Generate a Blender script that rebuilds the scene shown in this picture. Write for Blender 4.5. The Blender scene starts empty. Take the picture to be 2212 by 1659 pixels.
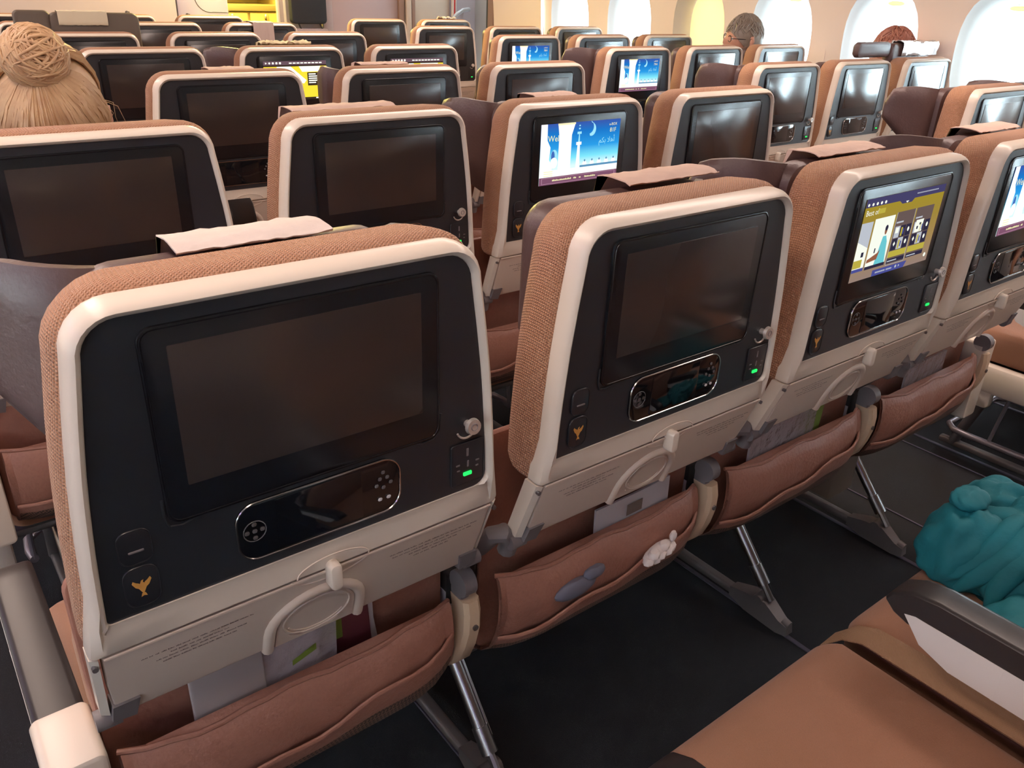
import bpy, bmesh, math, random
from mathutils import Vector, Matrix
random.seed(7)
R = math.radians
C = bpy.context.scene.collection
D = .505; PR = .7597          # seat spacing along a row, distance between rows

# ------------------------------------------------------------------ materials
def mat(name, col, rough=.5, metal=0, spec=.5, coat=0, emis=None, es=0, alpha=1, trans=0, bump=None, sheen=0):
    m = bpy.data.materials.new(name); m.use_nodes = True
    nt = m.node_tree; b = nt.nodes['Principled BSDF']; I = b.inputs
    I['Base Color'].default_value = (*col, 1); I['Roughness'].default_value = rough
    I['Metallic'].default_value = metal; I['Specular IOR Level'].default_value = spec
    I['Coat Weight'].default_value = coat; I['Coat Roughness'].default_value = .08
    I['Alpha'].default_value = alpha; I['Transmission Weight'].default_value = trans
    I['Sheen Weight'].default_value = sheen
    if emis: I['Emission Color'].default_value = (*emis, 1); I['Emission Strength'].default_value = es
    N = nt.nodes.new; L = nt.links.new
    if bump:
        kind, scale, dist, dark = bump
        tc = N('ShaderNodeTexCoord'); mp = N('ShaderNodeMapping'); L(tc.outputs['Object'], mp.inputs[0])
        bp = N('ShaderNodeBump'); bp.inputs['Distance'].default_value = dist; bp.inputs['Strength'].default_value = 1
        if kind == 'weave':
            a = []
            for rot in ((0, R(45), 0), (R(40), R(-45), R(30))):
                m2 = N('ShaderNodeMapping'); m2.inputs['Rotation'].default_value = rot; L(tc.outputs['Object'], m2.inputs[0])
                w = N('ShaderNodeTexWave'); w.wave_type = 'BANDS'; w.inputs['Scale'].default_value = scale
                w.inputs['Distortion'].default_value = .6; w.inputs['Detail'].default_value = 1
                L(m2.outputs[0], w.inputs['Vector']); a.append(w)
            mx = N('ShaderNodeMath'); mx.operation = 'MULTIPLY'; L(a[0].outputs['Fac'], mx.inputs[0]); L(a[1].outputs['Fac'], mx.inputs[1])
            src = mx.outputs[0]
        elif kind == 'noise':
            n = N('ShaderNodeTexNoise'); n.inputs['Scale'].default_value = scale; n.inputs['Detail'].default_value = 4
            L(mp.outputs[0], n.inputs['Vector']); src = n.outputs['Fac']
        elif kind == 'net':
            mp.inputs['Rotation'].default_value = (0, R(45), 0)
            n = N('ShaderNodeTexChecker'); n.inputs['Scale'].default_value = scale; L(mp.outputs[0], n.inputs['Vector']); src = n.outputs['Fac']
        L(src, bp.inputs['Height']); L(bp.outputs[0], I['Normal'])
        if dark:
            mix = N('ShaderNodeMix'); mix.data_type = 'RGBA'; L(src, mix.inputs['Factor'])
            mix.inputs[6].default_value = (*[c*dark for c in col], 1); mix.inputs[7].default_value = (*col, 1)
            L(mix.outputs[2], I['Base Color'])
    return m
def emi(name, col, s=1):
    m = bpy.data.materials.new(name); m.use_nodes = True; nt = m.node_tree
    nt.nodes.remove(nt.nodes['Principled BSDF'])
    e = nt.nodes.new('ShaderNodeEmission'); e.inputs[0].default_value = (*col, 1); e.inputs[1].default_value = s
    nt.links.new(e.outputs[0], nt.nodes['Material Output'].inputs[0]); return m
def srgb(r, g, b):
    return tuple(((c/255+.055)/1.055)**2.4 if c > 10 else c/255/12.92 for c in (r, g, b))

SHELL = mat('cream_plastic', (.76, .68, .58), .28, spec=.5)
TRAY = mat('cream_plastic_shaded', (.68, .57, .48), .42)  # same plastic as the frame, with shade painted into its darker colour
FAB = mat('tan_weave', (.61, .30, .165), .85, bump=('weave', 115, .0016, .62), sheen=.15)
FABR = mat('tan_fabric', (.38, .182, .105), .8, bump=('noise', 900, .0006, .75), sheen=.1)
LEA = mat('brown_leather', (.33, .145, .10), .5, bump=('noise', 160, .0012, .75))
LEAD = mat('dark_leather', (.30, .12, .08), .55, bump=('noise', 120, .0012, .8))
HEAD = mat('headrest_leather', (.105, .062, .058), .42, spec=.6, bump=('noise', 220, .0006, .85))
HEADT = mat('headrest_piping', (.16, .085, .07), .5)
BLK = mat('black_panel', (.009, .011, .0155), .44, spec=.85)
BEZ = mat('black_bezel', (.008, .008, .010), .22, spec=.5)
SCR = mat('dark_screen', (.036, .025, .022), .18, spec=.65)
GLOSS = mat('gloss_black', (.004, .005, .007), .06, spec=.6)
CHROME = mat('chrome', (.62, .6, .58), .18, metal=1)
STEEL = mat('steel', (.42, .42, .44), .3, metal=1)
GREYP = mat('grey_plastic', (.17, .15, .155), .45)
GREYD = mat('grey_cast', (.16, .14, .14), .45, metal=.5)
BTN = mat('button_black', (.016, .016, .02), .3, spec=.6)
GOLD = mat('gold_print', (.62, .30, .07), .5, metal=.2)
PRINT = mat('grey_print', (.13, .09, .08), .6)
WPRINT = mat('white_print', (.6, .6, .62), .5)
NET = mat('net_brown', (.20, .10, .065), .8, bump=('net', 260, .002, .22))
GREEN = emi('green_led', (.02, 1, .12), 1.6)
ARMB = mat('armrest_black', (.022, .018, .018), .34, spec=.5)
WHITEP = mat('white_plastic', (.86, .86, .84), .35)
CLOTH = mat('cloth_paper', (.66, .48, .40), .8, bump=('noise', 60, .002, .85))
CLOTHW = mat('cloth_white', (.70, .62, .58), .85, bump=('noise', 60, .002, .85))

# ------------------------------------------------------------------ mesh collector
class M:
    def __init__(s): s.v = []; s.f = []; s.m = []
    def add(s, pts, faces, mi=0):
        o = len(s.v); s.v += [tuple(p) for p in pts]
        for f in faces: s.f.append([i+o for i in f]); s.m.append(mi)
        return s
    def loft(s, rings, c0=True, c1=True, closed=True, mi=0, mats=None):
        n = len(rings[0]); pts = [p for r in rings for p in r]; fs = []; ms = []
        for k in range(len(rings)-1):
            for i in range(n if closed else n-1):
                j = (i+1) % n
                fs.append((k*n+i, k*n+j, (k+1)*n+j, (k+1)*n+i)); ms.append(mats[k] if mats else mi)
        if c0: fs.append(tuple(range(n))[::-1]); ms.append(mats[0] if mats else mi)
        if c1: fs.append(tuple((len(rings)-1)*n+i for i in range(n))); ms.append(mats[-1] if mats else mi)
        o = len(s.v); s.v += [tuple(p) for p in pts]
        for f, m_ in zip(fs, ms): s.f.append([i+o for i in f]); s.m.append(m_)
        return s
    def plate(s, fn, y0, y1, b=.002, mi=0, back=False):
        """fn(inset) gives an xz outline; y0 is the front (towards -y)"""
        yz = lambda i, y: [(x, y, z) for x, z in fn(i)]
        r = [yz(b, y0), yz(b*.3, y0+b*.3), yz(0, y0+b)]
        r += [yz(0, y1-b), yz(b*.3, y1-b*.3), yz(b, y1)] if back else [yz(0, y1)]
        return s.loft(r, mi=mi)
    def rbox(s, x0, x1, y0, y1, z0, z1, r=.01, b=None, axis='y', mi=0):
        b = b or r*.6
        if axis == 'y': T = lambda a, h, c: (a, h, c); A = (x0, x1, z0, z1); H = (y0, y1)
        elif axis == 'x': T = lambda a, h, c: (h, a, c); A = (y0, y1, z0, z1); H = (x0, x1)
        else: T = lambda a, h, c: (a, c, h); A = (x0, x1, y0, y1); H = (z0, z1)
        rr = []
        for i, h in ((b, H[0]), (b*.35, H[0]+b*.3), (0, H[0]+b), (0, H[1]-b), (b*.35, H[1]-b*.3), (b, H[1])):
            rr.append([T(p[0], h, p[1]) for p in rrect(*A, r)(i)])
        return s.loft(rr, mi=mi)
    def tube(s, path, r, n=8, closed=False, caps=True, mi=0, flat=1):
        P = [Vector(p) for p in path]; N = len(P); rings = []; up = None
        for i in range(N):
            a = P[(i-1) % N] if (closed or i) else P[0]; c = P[(i+1) % N] if (closed or i < N-1) else P[-1]
            t = (c-a).normalized()
            if up is None: up = Vector((0, 0, 1)) if abs(t.z) < .9 else Vector((1, 0, 0))
            u = (up - t*up.dot(t)).normalized(); w = t.cross(u); up = u
            q = r[i] if isinstance(r, (list, tuple)) else r
            rings.append([P[i]+(u*math.cos(k/n*6.2832)*flat+w*math.sin(k/n*6.2832))*q for k in range(n)])
        if closed: rings.append(rings[0]); caps = False
        return s.loft(rings, caps, caps, mi=mi)
    def ball(s, c, rx, ry, rz, n=12, k=8, mi=0):
        c = Vector(c); rings = []
        for j in range(1, k):
            a = math.pi*j/k
            rings.append([c+Vector((rx*math.sin(a)*math.cos(t), ry*math.sin(a)*math.sin(t), rz*math.cos(a))) for t in [6.2832*i/n for i in range(n)]])
        return s.loft(rings, mi=mi)
    def poly(s, pts, mi=0): return s.add(pts, [tuple(range(len(pts)))], mi)
    def mesh(s, name, mats, ang=38):
        me = bpy.data.meshes.new(name); me.from_pydata(s.v, [], s.f)
        mats = mats if isinstance(mats, (list, tuple)) else [mats]
        for m_ in mats: me.materials.append(m_)
        for p, k in zip(me.polygons, s.m): p.material_index = k
        bm = bmesh.new(); bm.from_mesh(me); bmesh.ops.recalc_face_normals(bm, faces=bm.faces); bm.to_mesh(me); bm.free()
        for p in me.polygons: p.use_smooth = True
        me.set_sharp_from_angle(angle=R(ang)); return me
    def obj(s, name, mats, parent=None, ang=38):
        o = bpy.data.objects.new(name, s.mesh(name, mats, ang)); C.objects.link(o); o.parent = parent; return o

def rrect(x0, x1, z0, z1, r, n=5):
    def f(i=0):
        a0, a1, b0, b1 = x0+i, x1-i, z0+i, z1-i; q = max(r-i, .0004); o = []
        for cx, cz, s in ((a1-q, b1-q, 0), (a0+q, b1-q, 1), (a0+q, b0+q, 2), (a1-q, b0+q, 3)):
            for k in range(n+1):
                t = (s+k/n)*math.pi/2; o.append((cx+q*math.cos(t), cz+q*math.sin(t)))
        return o
    return f
def ell(cx, cz, rx, rz, n=28):
    return lambda i=0: [(cx+(rx-i)*math.cos(t), cz+(rz-i)*math.sin(t)) for t in [6.2832*k/n for k in range(n)]]

WZ = [(.50, .2035), (.82, .2035), (.854, .202), (.893, .200), (.932, .197), (.966, .194), (1.014, .188), (1.062, .181), (1.10, .1755), (1.2, .172)]
def W(z):
    for (a, p), (b, q) in zip(WZ, WZ[1:]):
        if z <= b: return p+(q-p)*max(0, (z-a)/(b-a))
    return WZ[-1][1]
def shell_loop(off, zt, zb, rt, rl, rr, flare=0):
    w = lambda z: W(z)+off+flare*max(0, (.84-z)/.05)*.008
    o = []
    for k in range(11):
        z = zb+rl+(zt-rt-zb-rl)*k/10; o.append((-w(z), z))
    wt = w(zt-rt)
    for k in range(1, 8):
        t = math.pi-k/7*math.pi/2; o.append((-wt+rt+rt*math.cos(t), zt-rt+rt*math.sin(t)))
    for k in range(1, 5): o.append((-(wt-rt)+2*(wt-rt)*k/5, zt))
    for k in range(0, 8):
        t = math.pi/2-k/7*math.pi/2; o.append((wt-rt+rt*math.cos(t), zt-rt+rt*math.sin(t)))
    for k in range(1, 11):
        z = zt-rt+(zb+rr-zt+rt)*k/10; o.append((w(z), z))
    wb = w(zb+rr)
    for k in range(1, 6):
        t = -k/5*math.pi/2; o.append((wb-rr+rr*math.cos(t), zb+rr+rr*math.sin(t)))
    wl = w(zb+rl)
    for k in range(1, 5): o.append((wb-rr+(-wl+rl-wb+rr)*k/5, zb))
    for k in range(0, 5):
        t = -math.pi/2-k/5*math.pi/2; o.append((-wl+rl+rl*math.cos(t), zb+rl+rl*math.sin(t)))
    return o
def at(loop, y): return [(x, y, z) for x, z in loop]

def text_mesh(txt, h):
    cu = bpy.data.curves.new('t', 'FONT'); cu.body = txt; cu.size = h; cu.resolution_u = 2
    o = bpy.data.objects.new('t', cu); C.objects.link(o)
    dg = bpy.context.evaluated_depsgraph_get(); me = bpy.data.meshes.new_from_object(o.evaluated_get(dg))
    vs = [v.co.copy() for v in me.vertices]; fs = [tuple(p.vertices) for p in me.polygons]
    bpy.data.objects.remove(o); bpy.data.curves.remove(cu); bpy.data.meshes.remove(me)
    return vs, fs
def put_text(m, txt, x, z, h, y, mi, right=False):
    vs, fs = text_mesh(txt, h)
    if not vs: return
    w = max(v.x for v in vs)
    m.add([(x+v.x-(w if right else 0), y, z+v.y) for v in vs], fs, mi)

def tag(o, label, cat, group=None, kind=None):
    if label: o['label'] = label
    if cat: o['category'] = cat
    if group: o['group'] = group
    if kind: o['kind'] = kind
    return o
def empty(name, loc, rz=0):
    o = bpy.data.objects.new(name, None); C.objects.link(o); o.location = loc; o.rotation_euler.z = rz; o.empty_display_size = .1; return o
def S(name, m, mats, ang=38):
    o = m.obj(name, mats, None, ang); o['kind'] = 'structure'; return o

# ------------------------------------------------------------------ screens (thin pictures on the display glass)
SX0, SX1, SZ0, SZ1 = -.1185, .1185, .9385, 1.0695
def U(u, v, y=-.0024): return (SX0+(SX1-SX0)*u, y, SZ0+(SZ1-SZ0)*v)
def grad(name, stops, axis='Z', s=1):
    m = emi(name, (1, 1, 1), s); nt = m.node_tree; N = nt.nodes.new
    tc = N('ShaderNodeTexCoord'); sp = N('ShaderNodeSeparateXYZ'); mr = N('ShaderNodeMapRange'); cr = N('ShaderNodeValToRGB')
    nt.links.new(tc.outputs['Object'], sp.inputs[0]); nt.links.new(sp.outputs[axis], mr.inputs[0])
    a, b = (SZ0, SZ1) if axis == 'Z' else (SX0, SX1)
    mr.inputs[1].default_value = a; mr.inputs[2].default_value = b
    nt.links.new(mr.outputs[0], cr.inputs[0])
    e = cr.color_ramp.elements
    while len(e) > 1: e.remove(e[-1])
    e[0].position = stops[0][0]; e[0].color = (*stops[0][1], 1)
    for p, c in stops[1:]: q = e.new(p); q.color = (*c, 1)
    em = [n for n in nt.nodes if n.type == 'EMISSION'][0]
    nt.links.new(cr.outputs[0], em.inputs[0]); return m
PIC = [grad('pic_sky', [(0, srgb(235, 255, 255)), (.28, srgb(225, 255, 255)), (.42, srgb(130, 235, 255)), (.6, srgb(45, 160, 235)), (.85, srgb(30, 120, 205)), (1, srgb(60, 90, 175))]),
       emi('pic_white', (1, 1, .96), 1.15), emi('pic_cream', srgb(255, 238, 190), 1.1), emi('pic_maroon', srgb(130, 85, 110)),
       emi('pic_text', srgb(255, 250, 190), 1.0), emi('pic_pale', srgb(165, 235, 255)), emi('pic_blue', srgb(70, 110, 190)), emi('pic_steel', srgb(95, 150, 190)), emi('pic_line', srgb(215, 170, 190))]
def disc(m, u, v, ru, rv, mi, y, n=16, a0=0, a1=6.2832):
    m.poly([U(u+ru*math.cos(a0+(a1-a0)*k/n), v+rv*math.sin(a0+(a1-a0)*k/n), y) for k in range(n)], mi)
def quad(m, u0, u1, v0, v1, mi, y=-.0026): m.poly([U(u0, v0, y), U(u1, v0, y), U(u1, v1, y), U(u0, v1, y)], mi)
def welcome(seatno, full=True):
    m = M(); y = -.0024; quad(m, 0, 1, 0, 1, 0, y)
    quad(m, 0, 1, .13, .24, 1, y-.0001)
    for k in range(5):                                     # small domes along the skyline
        u = .56+.095*k; disc(m, u, .29, .026, .05, 1, y-.0002); disc(m, u, .345, .010, .02, 7, y-.0003)
    quad(m, .5, 1, .235, .27, 7, y-.00025)
    m.poly([U(.445, .24, y-.0003), U(.495, .24, y-.0003), U(.485, .62, y-.0003), U(.455, .62, y-.0003)], 1)   # minaret
    quad(m, .437, .503, .62, .67, 1, y-.0003); m.poly([U(.46, .67, y-.0003), U(.482, .67, y-.0003), U(.476, .8, y-.0003), U(.466, .8, y-.0003)], 5)
    quad(m, .445, .497, .8, .84, 5, y-.0003); disc(m, .471, .89, .012, .014, 5, y-.0003); disc(m, .471, .94, .01, .012, 5, y-.0003)
    out = [(.625+.055*math.cos(t), .86+.11*math.sin(t)) for t in [R(-110)+R(200)*k/14 for k in range(15)]]
    inn = [(.590+.060*math.cos(t), .90+.11*math.sin(t)) for t in [R(-80)+R(150)*k/14 for k in range(15)]]
    for k in range(14): m.poly([U(*out[k], y-.0003), U(*out[k+1], y-.0003), U(*inn[k+1], y-.0003), U(*inn[k], y-.0003)], 5)
    # white pillars and domes at the left
    disc(m, .17, .44, .045, .14, 5, y-.0002); disc(m, .155, .47, .022, .09, 6, y-.0003); disc(m, .17, .36, .045, .09, 1, y-.0004)
    m.poly([U(0, .13, y-.0004), U(.14, .2, y-.0004), U(.15, .3, y-.0004), U(.11, .42, y-.0004), U(.12, .62, y-.0004), U(.08, .74, y-.0004), U(.075, 1, y-.0004), U(0, 1, y-.0004)], 1)
    m.poly([U(.22, .13, y-.0006), U(.385, .13, y-.0006), U(.375, .3, y-.0006), U(.375, .8, y-.0006), U(.415, 1, y-.0006), U(.2, 1, y-.0006), U(.22, .8, y-.0006)], 1)
    quad(m, .2, .415, .97, 1, 2, y-.0007)
    for k in range(3): quad(m, .05, .16, .145+.035*k, .158+.035*k, 4, y-.0008)
    quad(m, 0, 1, 0, .13, 3, y-.0004)
    for (a, b, c, d) in ((.03, .97, .112, .116), (.03, .97, .018, .022), (.03, .034, .02, .114), (.966, .97, .02, .114)): quad(m, a, b, c, d, 8, y-.0005)
    for (a, b) in ((.16, .40), (.43, .47), (.50, .535), (.57, .72)):
        for k in range(int((b-a)/.012)): quad(m, a+.012*k, a+.012*k+.009, .055, .055+.018+.012*random.random(), 4, y-.0006)
    put_text(m, 'Welc', *U(.085, .715)[::2], .0185, y-.00055, 4)
    put_text(m, 'e-BOX', *U(.955, .90)[::2], .0085, y-.0005, 4, True)
    put_text(m, seatno, *U(.945, .79)[::2], .0135, y-.0005, 4, True)
    put_text(m, '\uFEE2\uFEDC\uFE91 \uFEFC\uFEEB\uFE83', *U(.935, .62)[::2], .0165, y-.0005, 5, True)
    return m.mesh('screen', PIC)
SHP = [grad('shop_back', [(0, srgb(150, 128, 118)), (.35, srgb(165, 135, 85)), (.65, srgb(160, 135, 60)), (1, srgb(165, 145, 40))]),
       emi('shop_bar', srgb(70, 66, 105)), emi('shop_white', srgb(245, 248, 235), 1.05), emi('shop_grey', srgb(190, 195, 205)), emi('shop_teal', srgb(110, 200, 210)),
       emi('shop_dark', srgb(48, 44, 66)), emi('shop_card', srgb(105, 88, 85)), emi('shop_gold', srgb(190, 175, 70)), emi('shop_skin', srgb(150, 95, 70)), emi('shop_blue', srgb(75, 80, 150))]
def shop():
    m = M(); y = -.0024; quad(m, 0, 1, 0, 1, 0, y)
    quad(m, 0, 1, .90, 1, 1, y-.0001); m.poly([U(.41, .90, y-.0001), U(.45, .86, y-.0001), U(.57, .86, y-.0001), U(.60, .90, y-.0001)], 1)
    m.poly([U(.49, .885, y-.0002), U(.53, .885, y-.0002), U(.51, .86, y-.0002)], 2)
    for k in range(5): disc(m, .03+.05*k, .93, .013, .02, 2, y-.0002, 5+k)
    for k in range(16): quad(m, .62+.018*k, .632+.018*k, .945, .96, 3, y-.0002)
    put_text(m, 'Best of', *U(.02, .80)[::2], .0125, y-.0002, 2); quad(m, .16, .25, .80, .86, 7, y-.0002)
    quad(m, 0, .135, .16, .72, 2, y-.0002); m.poly([U(0, .5, y-.0003), U(.135, .4, y-.0003), U(.135, .72, y-.0003), U(0, .72, y-.0003)], 3); quad(m, 0, .135, .12, .16, 9, y-.0003)
    quad(m, 0, .10, .17, .27, 7, y-.0003); quad(m, .07, .10, .3, .36, 5, y-.0004)
    quad(m, .155, .40, .145, .74, 2, y-.0002); quad(m, .155, .40, .115, .155, 5, y-.0003)
    m.poly([U(.26, .155, y-.0003), U(.39, .155, y-.0003), U(.365, .42, y-.0003), U(.34, .50, y-.0003), U(.30, .50, y-.0003), U(.285, .38, y-.0003)], 4)
    disc(m, .322, .575, .016, .06, 8, y-.0003); disc(m, .322, .60, .018, .035, 5, y-.0004)
    m.poly([U(.16, .20, y-.0004), U(.28, .22, y-.0004), U(.30, .34, y-.0004), U(.27, .30, y-.0004), U(.16, .24, y-.0004)], 8)
    quad(m, .225, .24, .31, .37, 5, y-.0004)
    for x0, sel in ((.425, 1), (.675, 0)):
        quad(m, x0, x0+.23, .10 if sel else .17, .76, 6, y-.0002)
        if sel:
            for q in ((x0-.004, x0+.234, .095, .101), (x0+.23, x0+.234, .1, .76), (x0-.004, x0, .1, .76)): quad(m, *q, 3, y-.0003)
        quad(m, x0, x0+.23, .19, .27, 7, y-.0003); quad(m, x0, x0+.23, .12, .17, 5, y-.0003); quad(m, x0+.01, x0+.13, .135, .15, 3, y-.0004)
        quad(m, x0+.01, x0+.10, .62, .64, 3, y-.0004)
        for i in range(3):
            for j in range(2):
                a, b = x0+.012+.072*i, .28+.155*j
                quad(m, a, a+.065, b, b+.145, 5 if (i+j) % 2 == 0 or i == 2 else 3, y-.0004)
                if i == 2 or (i == 0 and j == 0): disc(m, a+.032, b+.08, .014, .032, 2, y-.0005, 4+i)
                elif i == 1: quad(m, a+.01, a+.03, b+.01, b+.12, 7, y-.0005); quad(m, a+.035, a+.05, b+.03, b+.1, 9, y-.0005)
                else: quad(m, a+.01, a+.05, b+.06, b+.13, 2, y-.0005)
        if not sel: quad(m, x0+.03, x0+.13, .44, .60, 2, y-.0005); quad(m, x0+.05, x0+.07, .48, .52, 5, y-.0006); quad(m, x0+.08, x0+.10, .53, .56, 5, y-.0006)
    m.poly([U(.27, 0, y-.0002), U(.68, 0, y-.0002), U(.71, .08, y-.0002), U(.27, .08, y-.0002)], 9)
    for k in range(16): quad(m, .31+.0125*k+.012*(k > 9), .319+.0125*k+.012*(k > 9), .03, .05, 3, y-.0003)
    disc(m, .57, .045, .012, .02, 3, y-.0003); disc(m, .61, .045, .012, .02, 3, y-.0003, 3); disc(m, .95, .09, .018, .03, 2, y-.0003, 6)
    return m.mesh('screen', SHP)
def yellow_screen():
    ms = [emi('ys_dark', srgb(60, 45, 35)), emi('ys_yellow', srgb(255, 225, 60), 1.1), emi('ys_white', (1, 1, .85), 1.3), emi('ys_bar', srgb(110, 85, 95))]
    m = M(); y = -.0024; quad(m, 0, 1, 0, 1, 0, y); quad(m, 0, 1, .9, 1, 3, y-.0001)
    for k in range(5): disc(m, .04+.055*k, .95, .018, .03, 2, y-.0002, 3+k)
    for k in range(9): quad(m, .4+.06*k, .445+.06*k, .93, .96, 2, y-.0002)
    quad(m, 0, 1, 0, .86, 1, y-.0002)
    m.poly([U(.2, .86, y-.0003), U(.42, .86, y-.0003), U(.66, .5, y-.0003), U(.62, .42, y-.0003), U(.3, .5, y-.0003)], 2)
    m.poly([U(.55, .86, y-.0003), U(.9, .86, y-.0003), U(.86, .72, y-.0003), U(.6, .72, y-.0003)], 2)
    quad(m, .68, .92, .36, .70, 0, y-.0004)
    for k in range(5): quad(m, .70, .70+.16*random.random()+.04, .42+.055*k, .45+.055*k, 2, y-.0005)
    quad(m, 0, 1, 0, .06, 0, y-.0003); quad(m, .5, .56, .02, .05, 2, y-.0004); quad(m, .8, .9, .02, .05, 2, y-.0004)
    return m.mesh('screen', ms)

# ------------------------------------------------------------------ one seat, all parts in seat coordinates (y=0: back face, z=0: floor)
TA = math.atan2(.034, .102)
def tray_y(z): return .004+(.787-z)*math.tan(TA)
seat_parts = []      # (name, mesh, is_back, [ (subname, mesh), ... ], key)
def P(name, m, mats, back=True, subs=(), key=None, ang=38):
    seat_parts.append((name, m.mesh(name, mats, ang) if isinstance(m, M) else m, back, [(n, (q.mesh(n, mm, 38) if isinstance(q, M) else q)) for n, q, mm in subs], key or name))

# cream frame
def thin(y, z, a=.0, b=.6):
    return a+(y-a)*b
m = M(); rings = []
for off, y, zt, zb, rt, rl, rr in ((0, .006, 1.100, .8226, .030, .004, .016), (0, .000, 1.100, .8226, .030, .004, .016), (.002, -.004, 1.1015, .821, .031, .005, .017), (.005, -.0062, 1.105, .812, .034, .006, .018),
                                   (.0078, -.0045, 1.1075, .792, .036, .004, .008), (.0104, .001, 1.1105, .789, .038, .004, .008), (.0120, .009, 1.1122, .788, .040, .004, .008), (.0124, .022, 1.113, .788, .041, .004, .008), (.0118, .040, 1.1125, .788, .041, .004, .008)):
    rings.append(at(shell_loop(off, zt, zb, rt, rl, rr, flare=1 if off > .01 else 0), y))
for k_, rg in enumerate(rings):
    for i_, (x_, y_, z_) in enumerate(rg):
        if k_ > 4: y_ = thin(y_, z_, .0, .64); rg[i_] = (x_, y_, z_)
        if k_ > 1 and z_ < .8222: rg[i_] = (x_, max(y_, (.0005, .0005, .0008, .001, .0035, .009, .014, .022)[k_-1]), z_)
m.loft(rings, False, False)
P('back_frame', m, SHELL)
# black panel with raised groove
m = M(); m.loft([at(shell_loop(-.0003, 1.0997, .8229, .0297, .004, .016), .0015), at(shell_loop(0, 1.1, .8226, .03, .004, .016), .02)])
g = [(-.142, .93), (-.142, .91), (-.139, .9015), (-.128, .8995), (-.118, .902), (-.110, .9075), (.108, .9085), (.113, .9035), (.120, .9005), (.132, .9015), (.1405, .909), (.142, .93)]
m.tube([(x, .0006, z) for x, z in g], .0014, 6)
P('black_panel', m, BLK)
# monitor
m = M(); m.plate(rrect(-.140, .140, .9035, 1.0875, .013), -.0015, .004, .0015)
rim = rrect(-.1385, .1385, .905, 1.086, .012)
m.tube([(x, -.0013, z) for x, z in rim(.001)], .0009, 6, closed=True)
m.tube([(-.139, -.001, .93), (-.139, -.001, 1.06)], .001, 5)
sc = M(); sc.plate(lambda i: rrect(SX0, SX1, SZ0, SZ1, .0015)(i), -.0022, -.001, .0004)
P('monitor', m, BEZ, subs=[('screen', sc, SCR)])
# handset
m = M(); m.plate(rrect(-.084, .0905, .8345, .8985, .021, 7), -.001, .004, .002)
c = M(); c.tube([(x, -.001, z) for x, z in rrect(-.084, .0905, .8345, .8985, .021, 7)(.0006)], .0011, 6, closed=True)
d = M(); d.plate(rrect(-.045, .046, .838, .895, .002), -.0016, 0, .0004)
b = M()
for bx, bz in ((-.067, .868), (-.067, .8605), (-.0745, .868), (-.0595, .868), (-.067, .8755)): b.ball((bx, -.0018, bz), .0026, .001, .0026, 8, 4)
b.tube([(-.067+.011*math.cos(t), -.0018, .868+.011*math.sin(t)) for t in [R(20*k) for k in range(18)]], .0005, 4, closed=True)
bq = M()
for bx, bz in ((.070, .884), (.0745, .877), (.066, .877), (.0785, .870), (.062, .870), (.070, .866)): bq.ball((bx, -.0018, bz), .0024, .001, .0024, 8, 4)
b2 = M()
for bx in (.0655, .0755): b2.ball((bx, -.0018, .8525), .0028, .001, .0022, 8, 4)
P('handset', m, GLOSS, subs=[('handset_rim', c, CHROME), ('handset_display', d, GLOSS), ('navigation_buttons', b, mat('button_grey', (.09, .08, .08), .3)), ('game_buttons', bq, mat('button_grey2', (.12, .11, .11), .3)), ('shortcut_button', b2, WPRINT)])
# call/usb buttons, emblem
m = M(); m.plate(rrect(-.1835, -.156, .8765, .9105, .009), -.001, .004, .002); m.tube([(x, -.0005, z) for x, z in rrect(-.1835, -.156, .8765, .9105, .009)(0)], .0006, 5, closed=True)
s = M(); s.rbox(-.176, -.163, -.0022, -.0005, .8885, .8905, .0008)
P('usb_port', m, BTN, subs=[('port_slot', s, GREYP)])
m = M(); m.plate(rrect(-.1845, -.1555, .8315, .8725, .010), -.001, .004, .002); m.tube([(x, -.0005, z) for x, z in rrect(-.1845, -.1555, .8315, .8725, .010)(0)], .0006, 5, closed=True)
e = M(); ey = -.0014                       # small gold winged emblem
for pts in (((-.170, .841), (-.1655, .850), (-.1665, .8565), (-.170, .859), (-.1735, .8565), (-.1745, .850)), ((-.1672, .849), (-.162, .853), (-.1585, .860), (-.160, .8635), (-.1635, .860), (-.1668, .858)),
            ((-.1728, .849), (-.178, .853), (-.1815, .860), (-.180, .8635), (-.1765, .860), (-.1732, .858)), ((-.1722, .858), (-.1690, .858), (-.1675, .8625), (-.1705, .8615)), ((-.1720, .843), (-.1680, .843), (-.1662, .8375), (-.170, .839), (-.1738, .8375))):
    e.poly([(-.170+(x+.170)*.72, ey, .8525+(z-.8525)*.72) for x, z in pts]); ey -= .0001
P('emblem_button', m, BTN, subs=[('emblem', e, GOLD)])
# power outlet
m = M(); m.plate(rrect(.155, .1975, .832, .884, .003), -.0006, .004, .0012)
m.tube([(x, -.0002, z) for x, z in rrect(.155, .1975, .832, .884, .003)(0)], .0006, 5, closed=True)
s = M()
for (a, b_, c_, d_) in ((.1745, .1775, .867, .877), (.161, .166, .857, .859), (.187, .192, .857, .859), (.162, .166, .850, .852), (.187, .191, .850, .852), (.1755, .178, .853, .861)): s.rbox(a, b_, -.0012, 0, c_, d_, .0006)
g = M(); g.rbox(.1705, .1815, -.0022, 0, .8425, .8470, .001)
P('power_outlet', m, BTN, subs=[('socket_holes', s, GREYP), ('outlet_light', g, GREEN)])
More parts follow.
